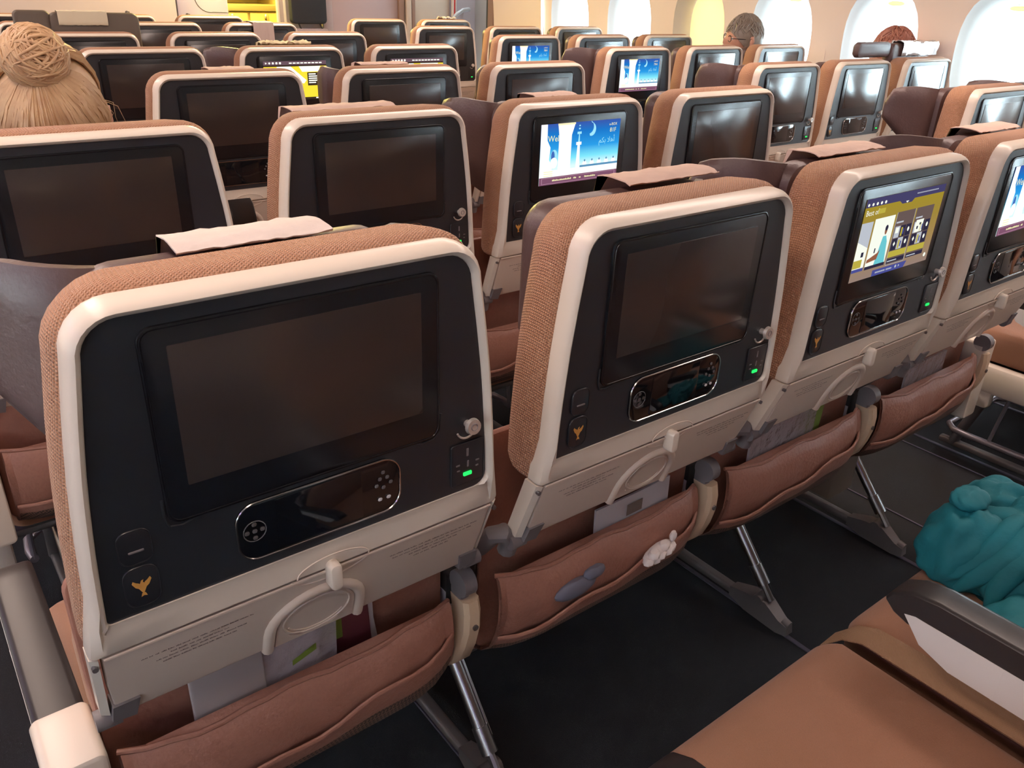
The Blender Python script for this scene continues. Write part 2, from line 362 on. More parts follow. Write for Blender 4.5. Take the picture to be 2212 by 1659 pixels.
# coat hook
m = M(); m.tube([(.176, .0015, .9075), (.176, -.009, .9085)], [.0042, .0042], 14); m.tube([(.176, -.009, .9085), (.176, -.0135, .909)], [.0095, .0085], 20)
m.tube([(.1745+.0125*math.cos(t), -.0004, .903+.0125*math.sin(t)) for t in [R(200+12*k) for k in range(12)]], .0013, 6)
P('coat_hook', m, mat('hook_metal', (.72, .66, .60), .38, metal=.6), subs=[('hook_mark', M().tube([(.176+.004*math.cos(t), -.0136, .909+.004*math.sin(t)) for t in [R(40*k) for k in range(9)]], .0006, 4, closed=True), GREYP)])

# tray table (slanted plate)
def TP(x, z, d=0):
    return (x, tray_y(z)-d, z)
m = M()
def wtray(z): return .2135+.004*math.sin((z-.685)/.102*math.pi)
rows = []
for ins, dd in ((.003, .0005), (.001, -.0002), (0, -.003), (0, -.016)):
    zt, zb = .7865-ins, .684+ins; w0 = wtray(.786)-ins; w1 = .2095-ins; q = .004
    pts = [(-w0, zt), (w0, zt), ((w0+w1)/2+.001, .735), (w1, zb+q), (w1-q, zb), (-w1+q, zb), (-w1, zb+q), (-(w0+w1)/2-.001, .735)]
    rows.append([TP(x, z, dd) for x, z in pts])
m.loft(rows)
m.tube([TP(-.212, .7855, .001), TP(.212, .7855, .001)], .0016, 6)
arch = [(-.0565, .682), (-.0560, .712)]+[(-.003+.053*math.cos(t), .712+.047*math.sin(t)) for t in [math.pi-k/14*math.pi for k in range(1, 14)]]+[(.050, .712), (.0505, .682)]
m.tube([TP(x, z, -.0005) for x, z in arch], .0068, 10)
inn = [(-.049, .684), (-.0485, .712)]+[(-.003+.0455*math.cos(t), .712+.040*math.sin(t)) for t in [math.pi-k/14*math.pi for k in range(1, 14)]]+[(.0425, .712), (.043, .684)]
m.loft([[TP(x, z, .0025) for x, z in inn], [TP(x, z, -.004) for x, z in inn]])
cup = M(); cup.tube([TP(-.003+.0385*math.cos(t), .7195+.0285*math.sin(t), .0032) for t in [R(12*k) for k in range(30)]], .0014, 6, closed=True)
cup.tube([TP(-.003+.0345*math.cos(t), .7195+.025*math.sin(t), .0028) for t in [R(-160+7*k) for k in range(20)]], .0010, 5)
cup.tube([TP(-.003+.041*math.cos(t), .7165+.030*math.sin(t), .0030) for t in [R(-140+7*k) for k in range(14)]], .0009, 5)
cup.add([TP(-.003+.030*math.cos(t)*s_, .7255+.014*s_*math.sin(t), .0034) for s_ in (1,) for t in [R(15*k) for k in range(24)]], [tuple(range(24))])
la = M(); la.rbox(.001, .0145, -.012, .006, .767, .7995, .0058, .003)
rec = M(); rec.tube([TP(.0085+.043*math.cos(t), .788+.016*math.sin(t), .0006) for t in [R(180+9*k) for k in range(21)]], .0012, 6)
rec.tube([(.0085+.040*math.cos(t), -.0035, .794+.015*math.sin(t)) for t in [R(0+9*k) for k in range(21)]], .0009, 5)
pr_ = M(); pl_ = M()
def marks(m_, cx, widths, z0, dz):
    for r_, w_ in enumerate(widths):
        x = cx-w_/2
        while x < cx+w_/2:
            l = .003+.006*random.random(); z = z0-dz*r_
            for q in range(int(l/.0012)+1):
                h = .0008+.0011*random.random()
                m_.poly([TP(x+q*.0012, z, .0012), TP(x+q*.0012+.0009, z, .0012), TP(x+q*.0012+.0009, z+h, .0012), TP(x+q*.0012, z+h, .0012)])
            x += l+.0022
marks(pl_, -.128, (.108, .055, .082, .070), .7615, .0056); marks(pr_, .137, (.112, .104, .060, .046), .7635, .0056)
P('tray_table', m, TRAY, subs=[('cup_holder', cup, TRAY), ('tray_latch', la, SHELL), ('latch_recess', rec, TRAY), ('printed_notice', pl_, PRINT), ('printed_notice', pr_, PRINT)])
# tray arms at both sides, hinge pads
for s in (-1, 1):
    m = M(); m.loft([[(s*.2165, .003, .787), (s*.2235, .008, .787), (s*.2235, .030, .787), (s*.2165, .030, .787)], [(s*.2145, .040, .686), (s*.2220, .045, .686), (s*.2220, .065, .686), (s*.2145, .065, .686)]])
    P('tray_arm', m, SHELL, subs=[('screw', M().tube([(s*.2200, .0045, .777), (s*.2200, .0095, .777)], .0028, 8), GREYD)], key='tray_arm%d' % s)
    m = M(); m.loft([[TP(s*x, z, .004) for x, z in ((.187, .7045), (.212, .7045), (.214, .680), (.192, .676))], [TP(s*x, z, -.018) for x, z in ((.187, .7045), (.212, .7045), (.214, .680), (.192, .676))]])
    m.tube([(s*.205, .050, .676), (s*.228, .050, .676)], .011, 12)
    P('tray_hinge', m, GREYP, key='tray_hinge%d' % s)
# woven back cushion
m = M(); rings = []
for off, y, dt, rt in ((.012, .036, -.004, .040), (.0155, .040, .000, .043), (.0185, .050, .003, .047), (.0195, .066, .0035, .052), (.017, .084, .002, .054), (.010, .102, .001, .054), (.002, .118, -.004, .05), (-.015, .126, -.02, .04)):
    rings.append([(x, thin(y-.014, z, 0, .86), z) for x, z in shell_loop(off, 1.1145+dt, .786, rt, .006, .006)])
m.loft(rings); P('back_cushion', m, FAB)
# lower side bolsters and lumbar pad, front of the back
m = M(); rings = []
for sc_, y in ((.95, .125), (.99, .129), (1, .136), (1, .17), (.97, .185), (.9, .198)):
    rings.append([(x*sc_, y, .59+(z-.59)*sc_) for x, z in rrect(-.222, .222, .44, .735, .05)(0)])
m.loft(rings); m.rbox(-.14, .14, .070, .119, .70, 1.088, .04, .012)
P('lower_cushion', m, FABR)
# leather panel behind the tray
m = M(); m.rbox(-.222, .222, .122, .136, .42, .80, .02, .006); P('leather_back', m, LEAD)
# pocket
def pocket(x, top, bot, n, bulge):
    return [(x, y-bulge, z) for y, z in PPR]
PPR = [(.084, .577), (.079, .573), (.074, .555), (.071, .53), (.072, .505), (.079, .475), (.092, .447), (.112, .424), (.145, .408), (.19, .402)]
m = M(); rings = []
N_ = 17
for i in range(N_):
    u = -1+2*i/(N_-1); b_ = .012*(1-u**4)+.0022*math.sin(i*2.3)
    rings.append([(u*.213, y-b_*(1 if k > 1 else .8)+.010*abs(u)**6, z+.004*math.cos(i*.9)*(k < 4)-.006*u*u*(k > 5)) for k, (y, z) in enumerate(PPR)]+[(u*.211, y+.0045, z+.002) for y, z in reversed(PPR)])
m.loft(rings)
m.tube([(r_[0][0], r_[0][1]-.001, r_[0][2]) for r_ in rings], .0035, 8)
net = M(); nr = []; pipe = []; flap = []
for i in range(N_):
    u = -1+2*i/(N_-1); b_ = .016*(1-u**6)+.001
    ztop = .503+.032*u-.008*math.cos(u*2.6*math.pi)*(1-u*u)
    fl_ = []
    for q_ in range(7):
        z = ztop-(ztop-.412)*q_/6
        for (ya, za), (yb, zb_) in zip(PPR[3:], PPR[4:]):
            if z >= zb_: break
        yy = ya+(yb-ya)*min(1, max(0, (za-z)/(za-zb_)))
        fl_.append((u*.209, yy-b_-.0035+.010*abs(u)**6, z-.004*u*u))
    pipe.append(fl_[0]); flap.append(fl_[:3]); nr.append(fl_[2:])
net.loft(nr, False, False, closed=False)
fp = M(); fp.loft(flap, False, False, closed=False)
pi_ = M(); pi_.tube(pipe, .0026, 8, flat=1.4)
P('seat_pocket', m, LEA, back=False, subs=[('pocket_flap', fp, LEA), ('net_pocket', net, NET), ('pocket_piping', pi_, LEA)])
# spreader bracket and pivot at the right side, elbow at the left
m = M(); rings = []
for z, y, a, b_ in ((.580, .068, .2235, .250), (.560, .064, .2235, .251), (.53, .064, .2225, .251), (.50, .070, .220, .250), (.47, .080, .215, .247), (.445, .102, .214, .242), (.425, .132, .214, .236)):
    rings.append([(a, y+.006, z), (a+.006, y, z), (b_-.006, y, z), (b_, y+.006, z), (b_, y+.036, z), (a, y+.036, z)])
m.loft(rings); sw = M().tube([(.238, .0615, .537), (.238, .068, .537)], .0045, 10)
P('side_bracket', m, mat('bracket_shaded', (.60, .44, .30), .4), back=False, subs=[('screw', sw, GREYD)])  # cream bracket; its shade is painted in as a tan colour
m = M(); m.tube([(.2225, .085, .606), (.242, .085, .606)], .020, 18); m.rbox(.224, .240, .08, .106, .575, .61, .006)
P('pivot_joint', m, GREYP, back=False)
# seat cushion
m = M(); rings = []
for h, i in ((.368, .012), (.372, .004), (.385, 0), (.42, -.001), (.445, .001), (.456, .007), (.4615, .018), (.4640, .05)):
    lo = rrect(-.2265, .2265, .165, .578, .035, 6)(max(i, 0) if i > 0 else 0)
    rings.append([(x, y, h-(.020 if y > .54 and h > .44 else 0)*((y-.54)/.038) if h > .44 else h) for x, y in lo])
m.loft(rings); P('seat_cushion', m, FABR, back=False)
# frame below: beams, cushion pan
m = M(); m.tube([(-.2515, .24, .335), (.2515, .24, .335)], .02, 10); m.tube([(-.2515, .47, .335), (.2515, .47, .335)], .02, 10)
m.rbox(-.235, .235, .19, .56, .338, .354, .02, .005, 'z'); P('seat_beam', m, GREYD, back=False)
# legs (x given at build time)
m = M(); m.tube([(0, .19, .118), (0, .28, .219), (0, .40, .345)], .0125, 12); m.tube([(0, .172, .098), (0, .205, .135)], .0155, 12); m.tube([(0, .145, .068), (0, .18, .107)], .008, 8)
m.tube([(0.012, .19, .118), (.012, .28, .219), (.012, .38, .33)], .006, 8)
f = M(); f.rbox(-.013, .013, .215, .60, .022, .044, .008, .004, 'y')
f.loft([[(-.014, .25, .02), (.014, .25, .02), (.014, .25, .046), (-.014, .25, .046)], [(-.020, .20, .012), (.020, .20, .012), (.020, .20, .062), (-.020, .20, .062)], [(-.020, .15, .010), (.020, .15, .010), (.018, .15, .066), (-.018, .15, .066)],
        [(-.019, .11, .008), (.019, .11, .008), (.015, .11, .040), (-.015, .11, .040)], [(-.013, .085, .010), (.013, .085, .010), (.011, .088, .032), (-.011, .088, .032)]])
f.tube([(-.02, .17, .060), (.02, .17, .060)], .014, 12); f.tube([(0, .105, .038), (0, .088, .034)], .010, 10)
fl = M(); fl.tube([(0, .56, .03), (0, .47, .335)], .016, 10)
LEGM = (m.mesh('leg', STEEL), f.mesh('leg_foot', GREYD), fl.mesh('leg_front', GREYD))
# baggage bar
BARM = mat('bar_metal', (.40, .37, .42), .35, metal=.7)
m = M(); m.tube([(-.19, .28, .10), (-.195, .50, .10), (-.19, .55, .10), (-.16, .578, .10), (.16, .578, .10), (.19, .55, .10), (.195, .50, .10), (.19, .28, .10)], .010, 10)
m.tube([(-.192, .44, .10), (-.18, .42, .30)], .006, 8); m.tube([(.192, .44, .10), (.18, .42, .30)], .006, 8); BARL = m.mesh('baggage_bar', BARM)
m = M(); m.tube([(-.19, .46, .10), (-.195, .50, .10), (-.19, .55, .10), (-.16, .578, .10), (.16, .578, .10), (.19, .55, .10), (.195, .50, .10), (.19, .46, .10)], .010, 10)
m.tube([(-.19, .465, .10), (-.18, .47, .34)], .006, 8); m.tube([(.19, .465, .10), (.18, .47, .34)], .006, 8)
P('baggage_bar', m, BARM, back=False)
# life vest box under the seat
m = M(); m.rbox(-.11, .0, .20, .30, .215, .325, .015, .006); P('life_vest_box', m, mat('vest_box', (.16, .10, .07), .6), back=False)
# headrest
m = M(); rings = []
for i, y in ((.012, .118), (.003, .122), (0, .13), (0, .147), (.004, .155), (.014, .160)):
    rings.append([(x, y-.008, z+.005*math.cos(x/.16*1.57)) for x, z in rrect(-.157, .157, .905, 1.100, .035, 6)(i)])
m.loft(rings); HR = m.mesh('headrest', HEAD)
def wing_mesh(name, side, ang, L_=.155, th=.028):
    """curved side wing of the headrest; ang = how far it is folded forward"""
    m = M(); rings = []
    x, y = side*.128, .138; n = 9; a = 0
    for i in range(n+1):
        t = i/n; a = ang*min(1, t*3.0)
        zt = (1.089 if side > 0 else 1.098)+.008*math.sin(min(1, t*1.15)*math.pi)-(.012*t+.022*t**4 if side > 0 else .040*max(0, (t-.84)/.16)**2)
        zb = .895+(.150 if side > 0 else .135)*max(0, t-.12)**(1.35 if side > 0 else 1.1)
        ins = .85 if i in (0, n) else 1
        nx, ny = -side*math.sin(a)*th/2*ins, math.cos(a)*th/2*ins
        if i == n: nx *= .4; ny *= .4
        ring = []
        for k in range(10):
            z = zb+(zt-zb)*k/9; bul = .012*math.sin(math.pi*k/9)
            q = .35 if k in (0, 9) else .9 if k in (1, 8) else 1
            ring.append((x-nx*q-side*0, y-ny*q, z))
        for k in range(9, -1, -1):
            z = zb+(zt-zb)*k/9; q = .35 if k in (0, 9) else .9 if k in (1, 8) else 1
            ring.append((x+nx*q, y+ny*q, z))
        rings.append(ring)
        st = L_/n+(.03/n if t < .3 else 0)
        x += side*math.cos(a)*st; y += math.sin(a)*st
    m.loft(rings)
    return m.mesh(name, HEAD, 60)
WL = {0: wing_mesh('headrest_wing', -1, R(35), .025), 1: wing_mesh('headrest_wing', -1, R(52)), 2: wing_mesh('headrest_wing', -1, R(82), .165), 3: wing_mesh('headrest_wing', -1, R(104), .13)}
WR = {0: wing_mesh('headrest_wing', 1, R(20), .045), 1: wing_mesh('headrest_wing', 1, R(42), .115)}
# armrest (left side of the seat, centred on the gap)
def armrest(dx, raised=False, end=False):
    m = M(); prof = [(.115, .545), (.115, .598), (.14, .604), (.44, .604), (.475, .598), (.500, .583), (.507, .570), (.492, .552), (.47, .545)]
    rings = []
    for x, i in ((-.026, .003), (-.0235, .0008), (-.018, 0), (.018, 0), (.0235, .0008), (.026, .003)):
        rings.append([(dx+x, y+(i if y < .3 else -i), z+(i if z < .57 else -i)) for y, z in prof])
    m.loft(rings)
    sidep = M()
    for s in (-1, 1): sidep.loft([[(dx+s*xx, y, z) for y, z in ((.12, .512), (.12, .566), (.46, .566), (.475, .561), (.445, .527), (.40, .512))] for xx in (.0268, .015)])
    sidep.loft([[(dx+.0272*s, y, z) for y, z in ((.34, .566), (.343, .566), (.343, .512), (.34, .512))] for s in (-1, 1)])
    pv = M(); 
    if end:
        pv.rbox(dx-.030, dx+.030, .075, .165, .40, .607, .010, .006)
        rc = M(); rc.rbox(dx-.012, dx+.020, .073, .080, .530, .566, .003, .001)
    else:
        pv.tube([(dx+.034, .062, .650), (dx+.034, .056, .672), (dx+.022, .056, .687), (dx+.008, .062, .684), (dx+.0, .075, .664), (dx+.0, .10, .64), (dx+.0, .125, .608)], .0135, 10)
        rc = None
    q = [('armrest_pad', m.mesh('armrest_pad', ARMB)), ('armrest_side', sidep.mesh('armrest_side', WHITEP)), ('armrest_end' if end else 'armrest_pivot', pv.mesh('armrest_end', SHELL if end else GREYP))]
    if rc: q.append(('end_recess', rc.mesh('end_recess', mat('recess_pink', (.5, .38, .36), .35))))
    return q
ARM = {'mid': armrest(-.2525), 'left': armrest(-.2525, end=True), 'right': armrest(.2525, end=True)}
# raised variant: the same armrest folded upright between the backs
def turned(me, cy, cz, ang):
    q = me.copy(); T = Matrix.Translation((.022, cy+.075, cz)) @ Matrix.Rotation(ang, 4, 'X') @ Matrix.Translation((0, -cy, -cz)); q.transform(T); return q
ARM['up'] = [(n, turned(me, .13, .575, R(98)) if 'pivot' not in n else me) for n, me in ARM['mid']]

m = M(); m.rbox(-.268, -.232, .16, .585, .285, .372, .02, .010, 'x'); q = M(); q.rbox(-.264, -.236, .45, .52, .235, .30, .015, .006, 'x')
SHROUD = [('side_shroud', m.mesh('side_shroud', SHELL)), ('shroud_bracket', q.mesh('shroud_bracket', SHELL))]
RAISL = mat('raised_leather', (.10, .075, .055), .6)
def raised_rest(x0, x1, z1, wx, wz, mt_, zl=.95):
    m = M(); rg = []
    for i, y in ((.014, .118), (.004, .123), (0, .132), (0, .150), (.008, .162)): rg.append([(x, y, z) for x, z in rrect(x0, x1, .92, z1, .028, 6)(i)])
    m.loft(rg); w_ = M(); rg = []
    for i, y in ((.014, .126), (.004, .130), (0, .138), (0, .150), (.008, .160)): rg.append([(x, y, z) for x, z in rrect(wx, x0+.006, zl, wz, .02, 6)(i)])
    w_.loft(rg); return [('headrest', m.mesh('headrest', mt_)), ('headrest_wing', w_.mesh('headrest_wing', mt_))]
RA1 = raised_rest(-.095, .235, 1.182, -.215, 1.188, RAISL); RA2 = raised_rest(-.12, .215, 1.168, -.37, 1.173, HEAD, 1.112)
PIV = Vector((0, .12, .45))
WELC = {}
def make_seat(x, y, label, group, wl=0, wr=1, screen=None, arm='mid', leg=None, rec=0, right_arm=False, detail=3, extra=0, vest=False, raised=False, shroud=False):
    root = empty('airline_seat', (x, y, 0)); tag(root, label, 'seat', group)
    rot = Matrix.Rotation(R(rec), 3, 'X')
    def put(name, me, back=True, par=None, loc=(0, 0, 0)):
        o = bpy.data.objects.new(name, me); C.objects.link(o); o.parent = par or root; o.location = loc
        if back and par is None and rec: o.rotation_euler.x = R(rec); o.location = PIV-rot@PIV+Vector(loc)
        return o
    for name, me, back, subs, key in seat_parts:
        if detail < 2 and key in ('seat_pocket', 'side_bracket', 'pivot_joint', 'life_vest_box', 'usb_port', 'emblem_button', 'power_outlet', 'baggage_bar') : continue
        if key == 'life_vest_box' and not vest: continue
        if extra and key == 'none': continue
        if key == 'baggage_bar' and extra: me = BARL
        p = put(name, me, back)
        for sn, sm in subs:
            if detail < 2 and sn not in ('screen', 'handset_rim'): continue
            if detail < 3 and sn in ('screw', 'hook_mark', 'port_slot', 'latch_recess', 'socket_holes'): continue
            if sn == 'screen' and screen: sm = screen
            so = put(sn, sm, True, p)
            if sn == 'screen' and screen: so['label'] = 'lit screen'
    if not raised:
        put('headrest', HR); put('headrest_wing', WR[wr])
        if wl: put('headrest_wing', WL[wl])
    else:
        for n, me in raised: q = put(n, me); q['label'] = 'raised dark headrest' if n == 'headrest' else 'raised headrest wing'
    if shroud:
        for n, me in SHROUD: put(n, me, False)
    for n, me in ARM[arm]: put(n, me, False)
    if right_arm:
        for n, me in ARM['right']: put(n, me, False)
    if leg is not None and detail > 1:
        for n, me in zip(('leg', 'leg_foot', 'leg_front'), LEGM): put(n, me, False, loc=(leg, 0, 0))
    return root
LEGX = {1: -.14, 2: -.15, 3: .14, 4: .142}
W81F = welcome('81F'); W79 = welcome('79H'); W78 = welcome('78H'); W81G = welcome('81J'); SHOP = shop(); YEL = yellow_screen()
GC, GW = 'seats of the centre block', 'seats of the window side block'
def cs(col, row, label, **k):
    make_seat((col-2)*D, row*PR, label, GC, shroud=(col == 1), leg=LEGX[col], arm=k.pop('arm', 'left' if col == 1 else 'mid'), right_arm=(col == 4), **k)
def ws(col, k_, label, **k):
    make_seat(1.98+(col-5)*D, 2.02+.76*k_, label, GW, shroud=(col == 5), leg=(-.14, -.15, .14)[col-5], arm='left' if col == 5 else 'mid', right_arm=(col == 7), **k)
# the photographer's own row: cushions at the lower right
cs(2, -1, 'orange-brown seat cushion filling the bottom right corner, in the nearest row')
cs(3, -1, 'nearest-row seat whose cushion carries the teal blanket, with a white-sided armrest')
cs(4, -1, 'nearest-row seat beyond the teal blanket, only its cushion edge in view at the right edge')
# centre block, first row of seat backs
cs(1, 0, 'largest cream seat back at the lower left with a dark screen and a white-ended armrest', wl=1)
cs(2, 0, 'large seat back right of the nearest one, dark screen, tissue and card in its pocket', wl=0, wr=1, rec=.95)
cs(3, 0, 'front-row seat back showing a gold shopping page on its screen', wl=1, rec=.4, screen=SHOP)
cs(4, 0, 'front-row seat back cut by the right edge of the photo, lit screen half in view', wl=1, vest=True, screen=W81G)
# second row
cs(1, 1, 'second-row seat back at the left edge, dark screen, blonde woman sitting in it', wl=1)
cs(2, 1, 'second-row dark-screen seat back, left of the one greeting on a blue screen', wl=0, arm='up')
cs(3, 1, 'seat back with the largest blue welcome screen, reading 81F', wl=2, screen=W81F)
cs(4, 1, 'second-row dark-screen seat back, right of the 81F seat', wl=0)
# third row
cs(1, 2, 'third-row seat back at the left, half hidden by blonde hair', wl=1)
cs(2, 2, 'third-row seat back with dark screen, first to the right of the blonde bun', wl=0)
cs(3, 2, 'third-row seat back behind the second-row dark seat, brown headrest wing at its left', wl=3)
cs(4, 2, 'third-row dark-screen seat back above and left of the 81F seat', wl=0)
# fourth row
cs(1, 3, 'fourth-row seat at the left edge, hidden behind the blonde bun', detail=2)
cs(2, 3, 'fourth-row seat back with dark screen, its corner just right of the blonde bun', detail=2, wl=0)
cs(3, 3, 'fourth-row seat back with a bright yellow lit screen', detail=2, wl=1, screen=YEL)
cs(4, 3, 'fourth-row seat back with a narrow lit strip of screen showing', detail=2, wl=0, screen=YEL)
# fifth to seventh rows
cs(2, 4, 'fifth-row yellowish seat back left, its raised dark headrest wearing a cream cloth', detail=2, raised=RA1)
cs(3, 4, 'fifth-row seat back in yellow light, right of the one with the raised headrest', detail=2, wl=0)
cs(4, 4, 'fifth-row seat back just below the dark crew seat, aisle side', detail=2, wl=0)
cs(2, 5, 'sixth-row seat mostly hidden behind the raised dark headrest', detail=1, wl=0)
cs(3, 5, 'sixth-row seat back, left of the one with a pale cloth hanging down', detail=1, wl=0)
cs(4, 5, 'sixth-row seat back with a pale cloth hanging down over it', detail=1, wl=0)
cs(2, 6, 'rearmost visible seat at the top left edge under the white wall', detail=1)
cs(3, 6, 'small seat back in the farthest row, behind the raised dark headrest', detail=1, wl=0)
cs(4, 6, 'small seat back in the farthest row, below the yellow galley doorway', detail=1, wl=0)
# window side block
ws(5, -3, 'pinkish aisle seat cushion across the aisle at the right edge, baggage bar below', extra=1)
ws(6, -3, 'cushion beyond the pinkish aisle seat at the right edge')
ws(5, -2, 'window block seat back at the right edge with a huge dark headrest wing', wl=1)
ws(6, -2, 'window block seat at the far right edge, only its headrest top showing', wl=2)
ws(5, -1, 'window block aisle seat back with dark glossy screen and teal-grey panel', wl=2)
ws(6, -1, 'window block seat back whose screen glares white with window reflection', wl=0)
ws(7, -1, 'window seat back washed out by glare, red-haired person behind its raised headrest', raised=RA2)
ws(5, 0, 'aisle seat back with a medium blue welcome screen, beyond the 81F seat', wl=1, screen=W79)
ws(6, 0, 'pale seat back right of the medium blue screen, reflecting the windows', wl=0, detail=2)
ws(7, 0, 'window seat back just below the grey-haired man', wl=0, detail=2)
ws(5, 1, 'aisle seat back with the smallest blue welcome screen', wl=0, detail=2, screen=W78)
ws(6, 1, 'seat back right of the smallest blue screen, grey screen', wl=0, detail=2)
ws(7, 1, 'window seat back with silvery screen, left of the grey-haired man', wl=0, detail=2)
ws(5, 2, 'distant aisle seat back with green outlet light, dark grey screen', wl=0, detail=2)
ws(6, 2, 'distant middle seat back below the beige wall panel', wl=0, detail=2)
ws(7, 2, 'distant window seat back below the first bright window', wl=0, detail=2)
ws(5, 3, 'farthest aisle seat back of the window block, under the grey wall', wl=0, detail=2)
ws(6, 3, 'farthest middle seat back of the window block, near the grab handle', wl=0, detail=2)

# ------------------------------------------------------------------ cabin shell
CARPET = mat('carpet', (.009, .008, .0125), .95, bump=('noise', 700, .002, .5))
TRACK = mat('seat_track', (.06, .05, .075), .5, metal=.3)
WALL = mat('wall_panel', (.86, .74, .66), .5)
BULK = mat('bulkhead_panel', (.62, .54, .54), .55)
BULKG = mat('bulkhead_grey', (.40, .34, .35), .6)
BEIGE = mat('beige_panel', (.56, .47, .38), .6)
BROWN = mat('brown_trim', (.27, .17, .13), .6)
SEAM = mat('dark_seam', (.05, .04, .05), .7)
YC0, YC1, XL, XR = -4.7, 5.4, -2.75, 3.30
m = M(); m.add([(XL, YC0, 0), (XR, YC0, 0), (XR, 7.4, 0), (XL, 7.4, 0), (XL, YC0, -.03), (XR, YC0, -.03), (XR, 7.4, -.03), (XL, 7.4, -.03)], [(0, 1, 2, 3), (4, 5, 6, 7), (0, 1, 5, 4), (1, 2, 6, 5), (2, 3, 7, 6), (3, 0, 4, 7)])
S('floor', m, CARPET)
for i, x in enumerate((-.645, -.15, .645, 1.152, 1.335, 1.762, 1.84, 2.335, 3.13)):
    m = M(); m.rbox(x-.006 if i not in (4, 5) else x-.003, x+.006 if i not in (4, 5) else x+.003, YC0, YC1, .0, .004, .002, .001); S('trim_%d' % (i+1), m, TRACK)
m = M(); m.add([(XL, YC0, 2.2), (XR, YC0, 2.2), (XR, 7.4, 2.2), (XL, 7.4, 2.2)], [(0, 1, 2, 3)]); S('ceiling', m, mat('ceiling_paint', (.75, .66, .62), .7))
m = M(); m.rbox(XL-.05, XR+.05, YC0-.05, YC0, 0, 2.2, .004); S('wall_back', m, BULK)

# side walls with window openings
def side_wall(name, x, sgn, wins, y0, y1, skip=()):
    """wins: centre y of each window; the opening funnels outwards to the pane"""
    m = M(); zc, rz, ry = 1.125, .265, .195; n = 32; cuts = []
    hw = .28776
    def lean(z): return x - sgn*(.10*max(0, (z-1.0))**1.6*1.5 + .02*max(0, .75-z))
    prev = y0
    for c in wins:
        a, b = c-hw, c+hw
        if a > prev+.001: m.add([(lean(z), y, z) for z in (0, .8, 1.45, 1.8, 2.2) for y in (prev, a)], [(0, 1, 3, 2), (2, 3, 5, 4), (4, 5, 7, 6), (6, 7, 9, 8)])
        # rectangle zone .80..1.45 with elliptical hole
        sq = []; el = []
        for k in range(n):
            t = 6.2832*k/n; cx, cz = math.cos(t), math.sin(t)
            f = 1/max(abs(cx)/hw, abs(cz)/.325); sq.append((c+cx*f, 1.125+cz*f))
            e = (abs(cx)**2.6+abs(cz)**2.6)**(-1/2.6); el.append((c+cx*e*ry, zc+cz*e*rz))
        r = [[(lean(z), y, z) for y, z in sq], [(lean(z)-sgn*.0, y, z) for y, z in el]]
        m.loft(r, False, False)
        m.add([(lean(z), y, z) for z in (0, .8) for y in (a, b)], [(0, 1, 3, 2)]); m.add([(lean(z), y, z) for z in (1.45, 1.8, 2.2) for y in (a, b)], [(0, 1, 3, 2), (2, 3, 5, 4)])
        # corner fill between rectangle samples is exact enough: samples fall on the edges; add corners
        for sx in (-1, 1):
            for sz in (-1, 1):
                cc = (c+sx*hw, 1.125+sz*.325); near = [min((q for q in sq if abs(q[j_]-cc[j_]) < 1e-6), key=lambda q: abs(q[1-j_]-cc[1-j_])) for j_ in (0, 1)]
                m.add([(lean(z), y, z) for y, z in (cc, near[0], near[1])], [(0, 1, 2)])
        prev = b
    if y1 > prev: m.add([(lean(z), y, z) for z in (0, .8, 1.45, 1.8, 2.2) for y in (prev, y1)], [(0, 1, 3, 2), (2, 3, 5, 4), (4, 5, 7, 6), (6, 7, 9, 8)])
    S(name, m, WALL)
    return lean, zc, rz, ry, n
REVEAL = mat('window_reveal', (.66, .66, .64), .45); SHADE = mat('window_shade', (.85, .72, .50), .6, trans=0)
PANE = mat('acrylic', (1, 1, 1), .0, trans=1, spec=.2); PANE.node_tree.nodes['Principled BSDF'].inputs['IOR'].default_value = 1.02
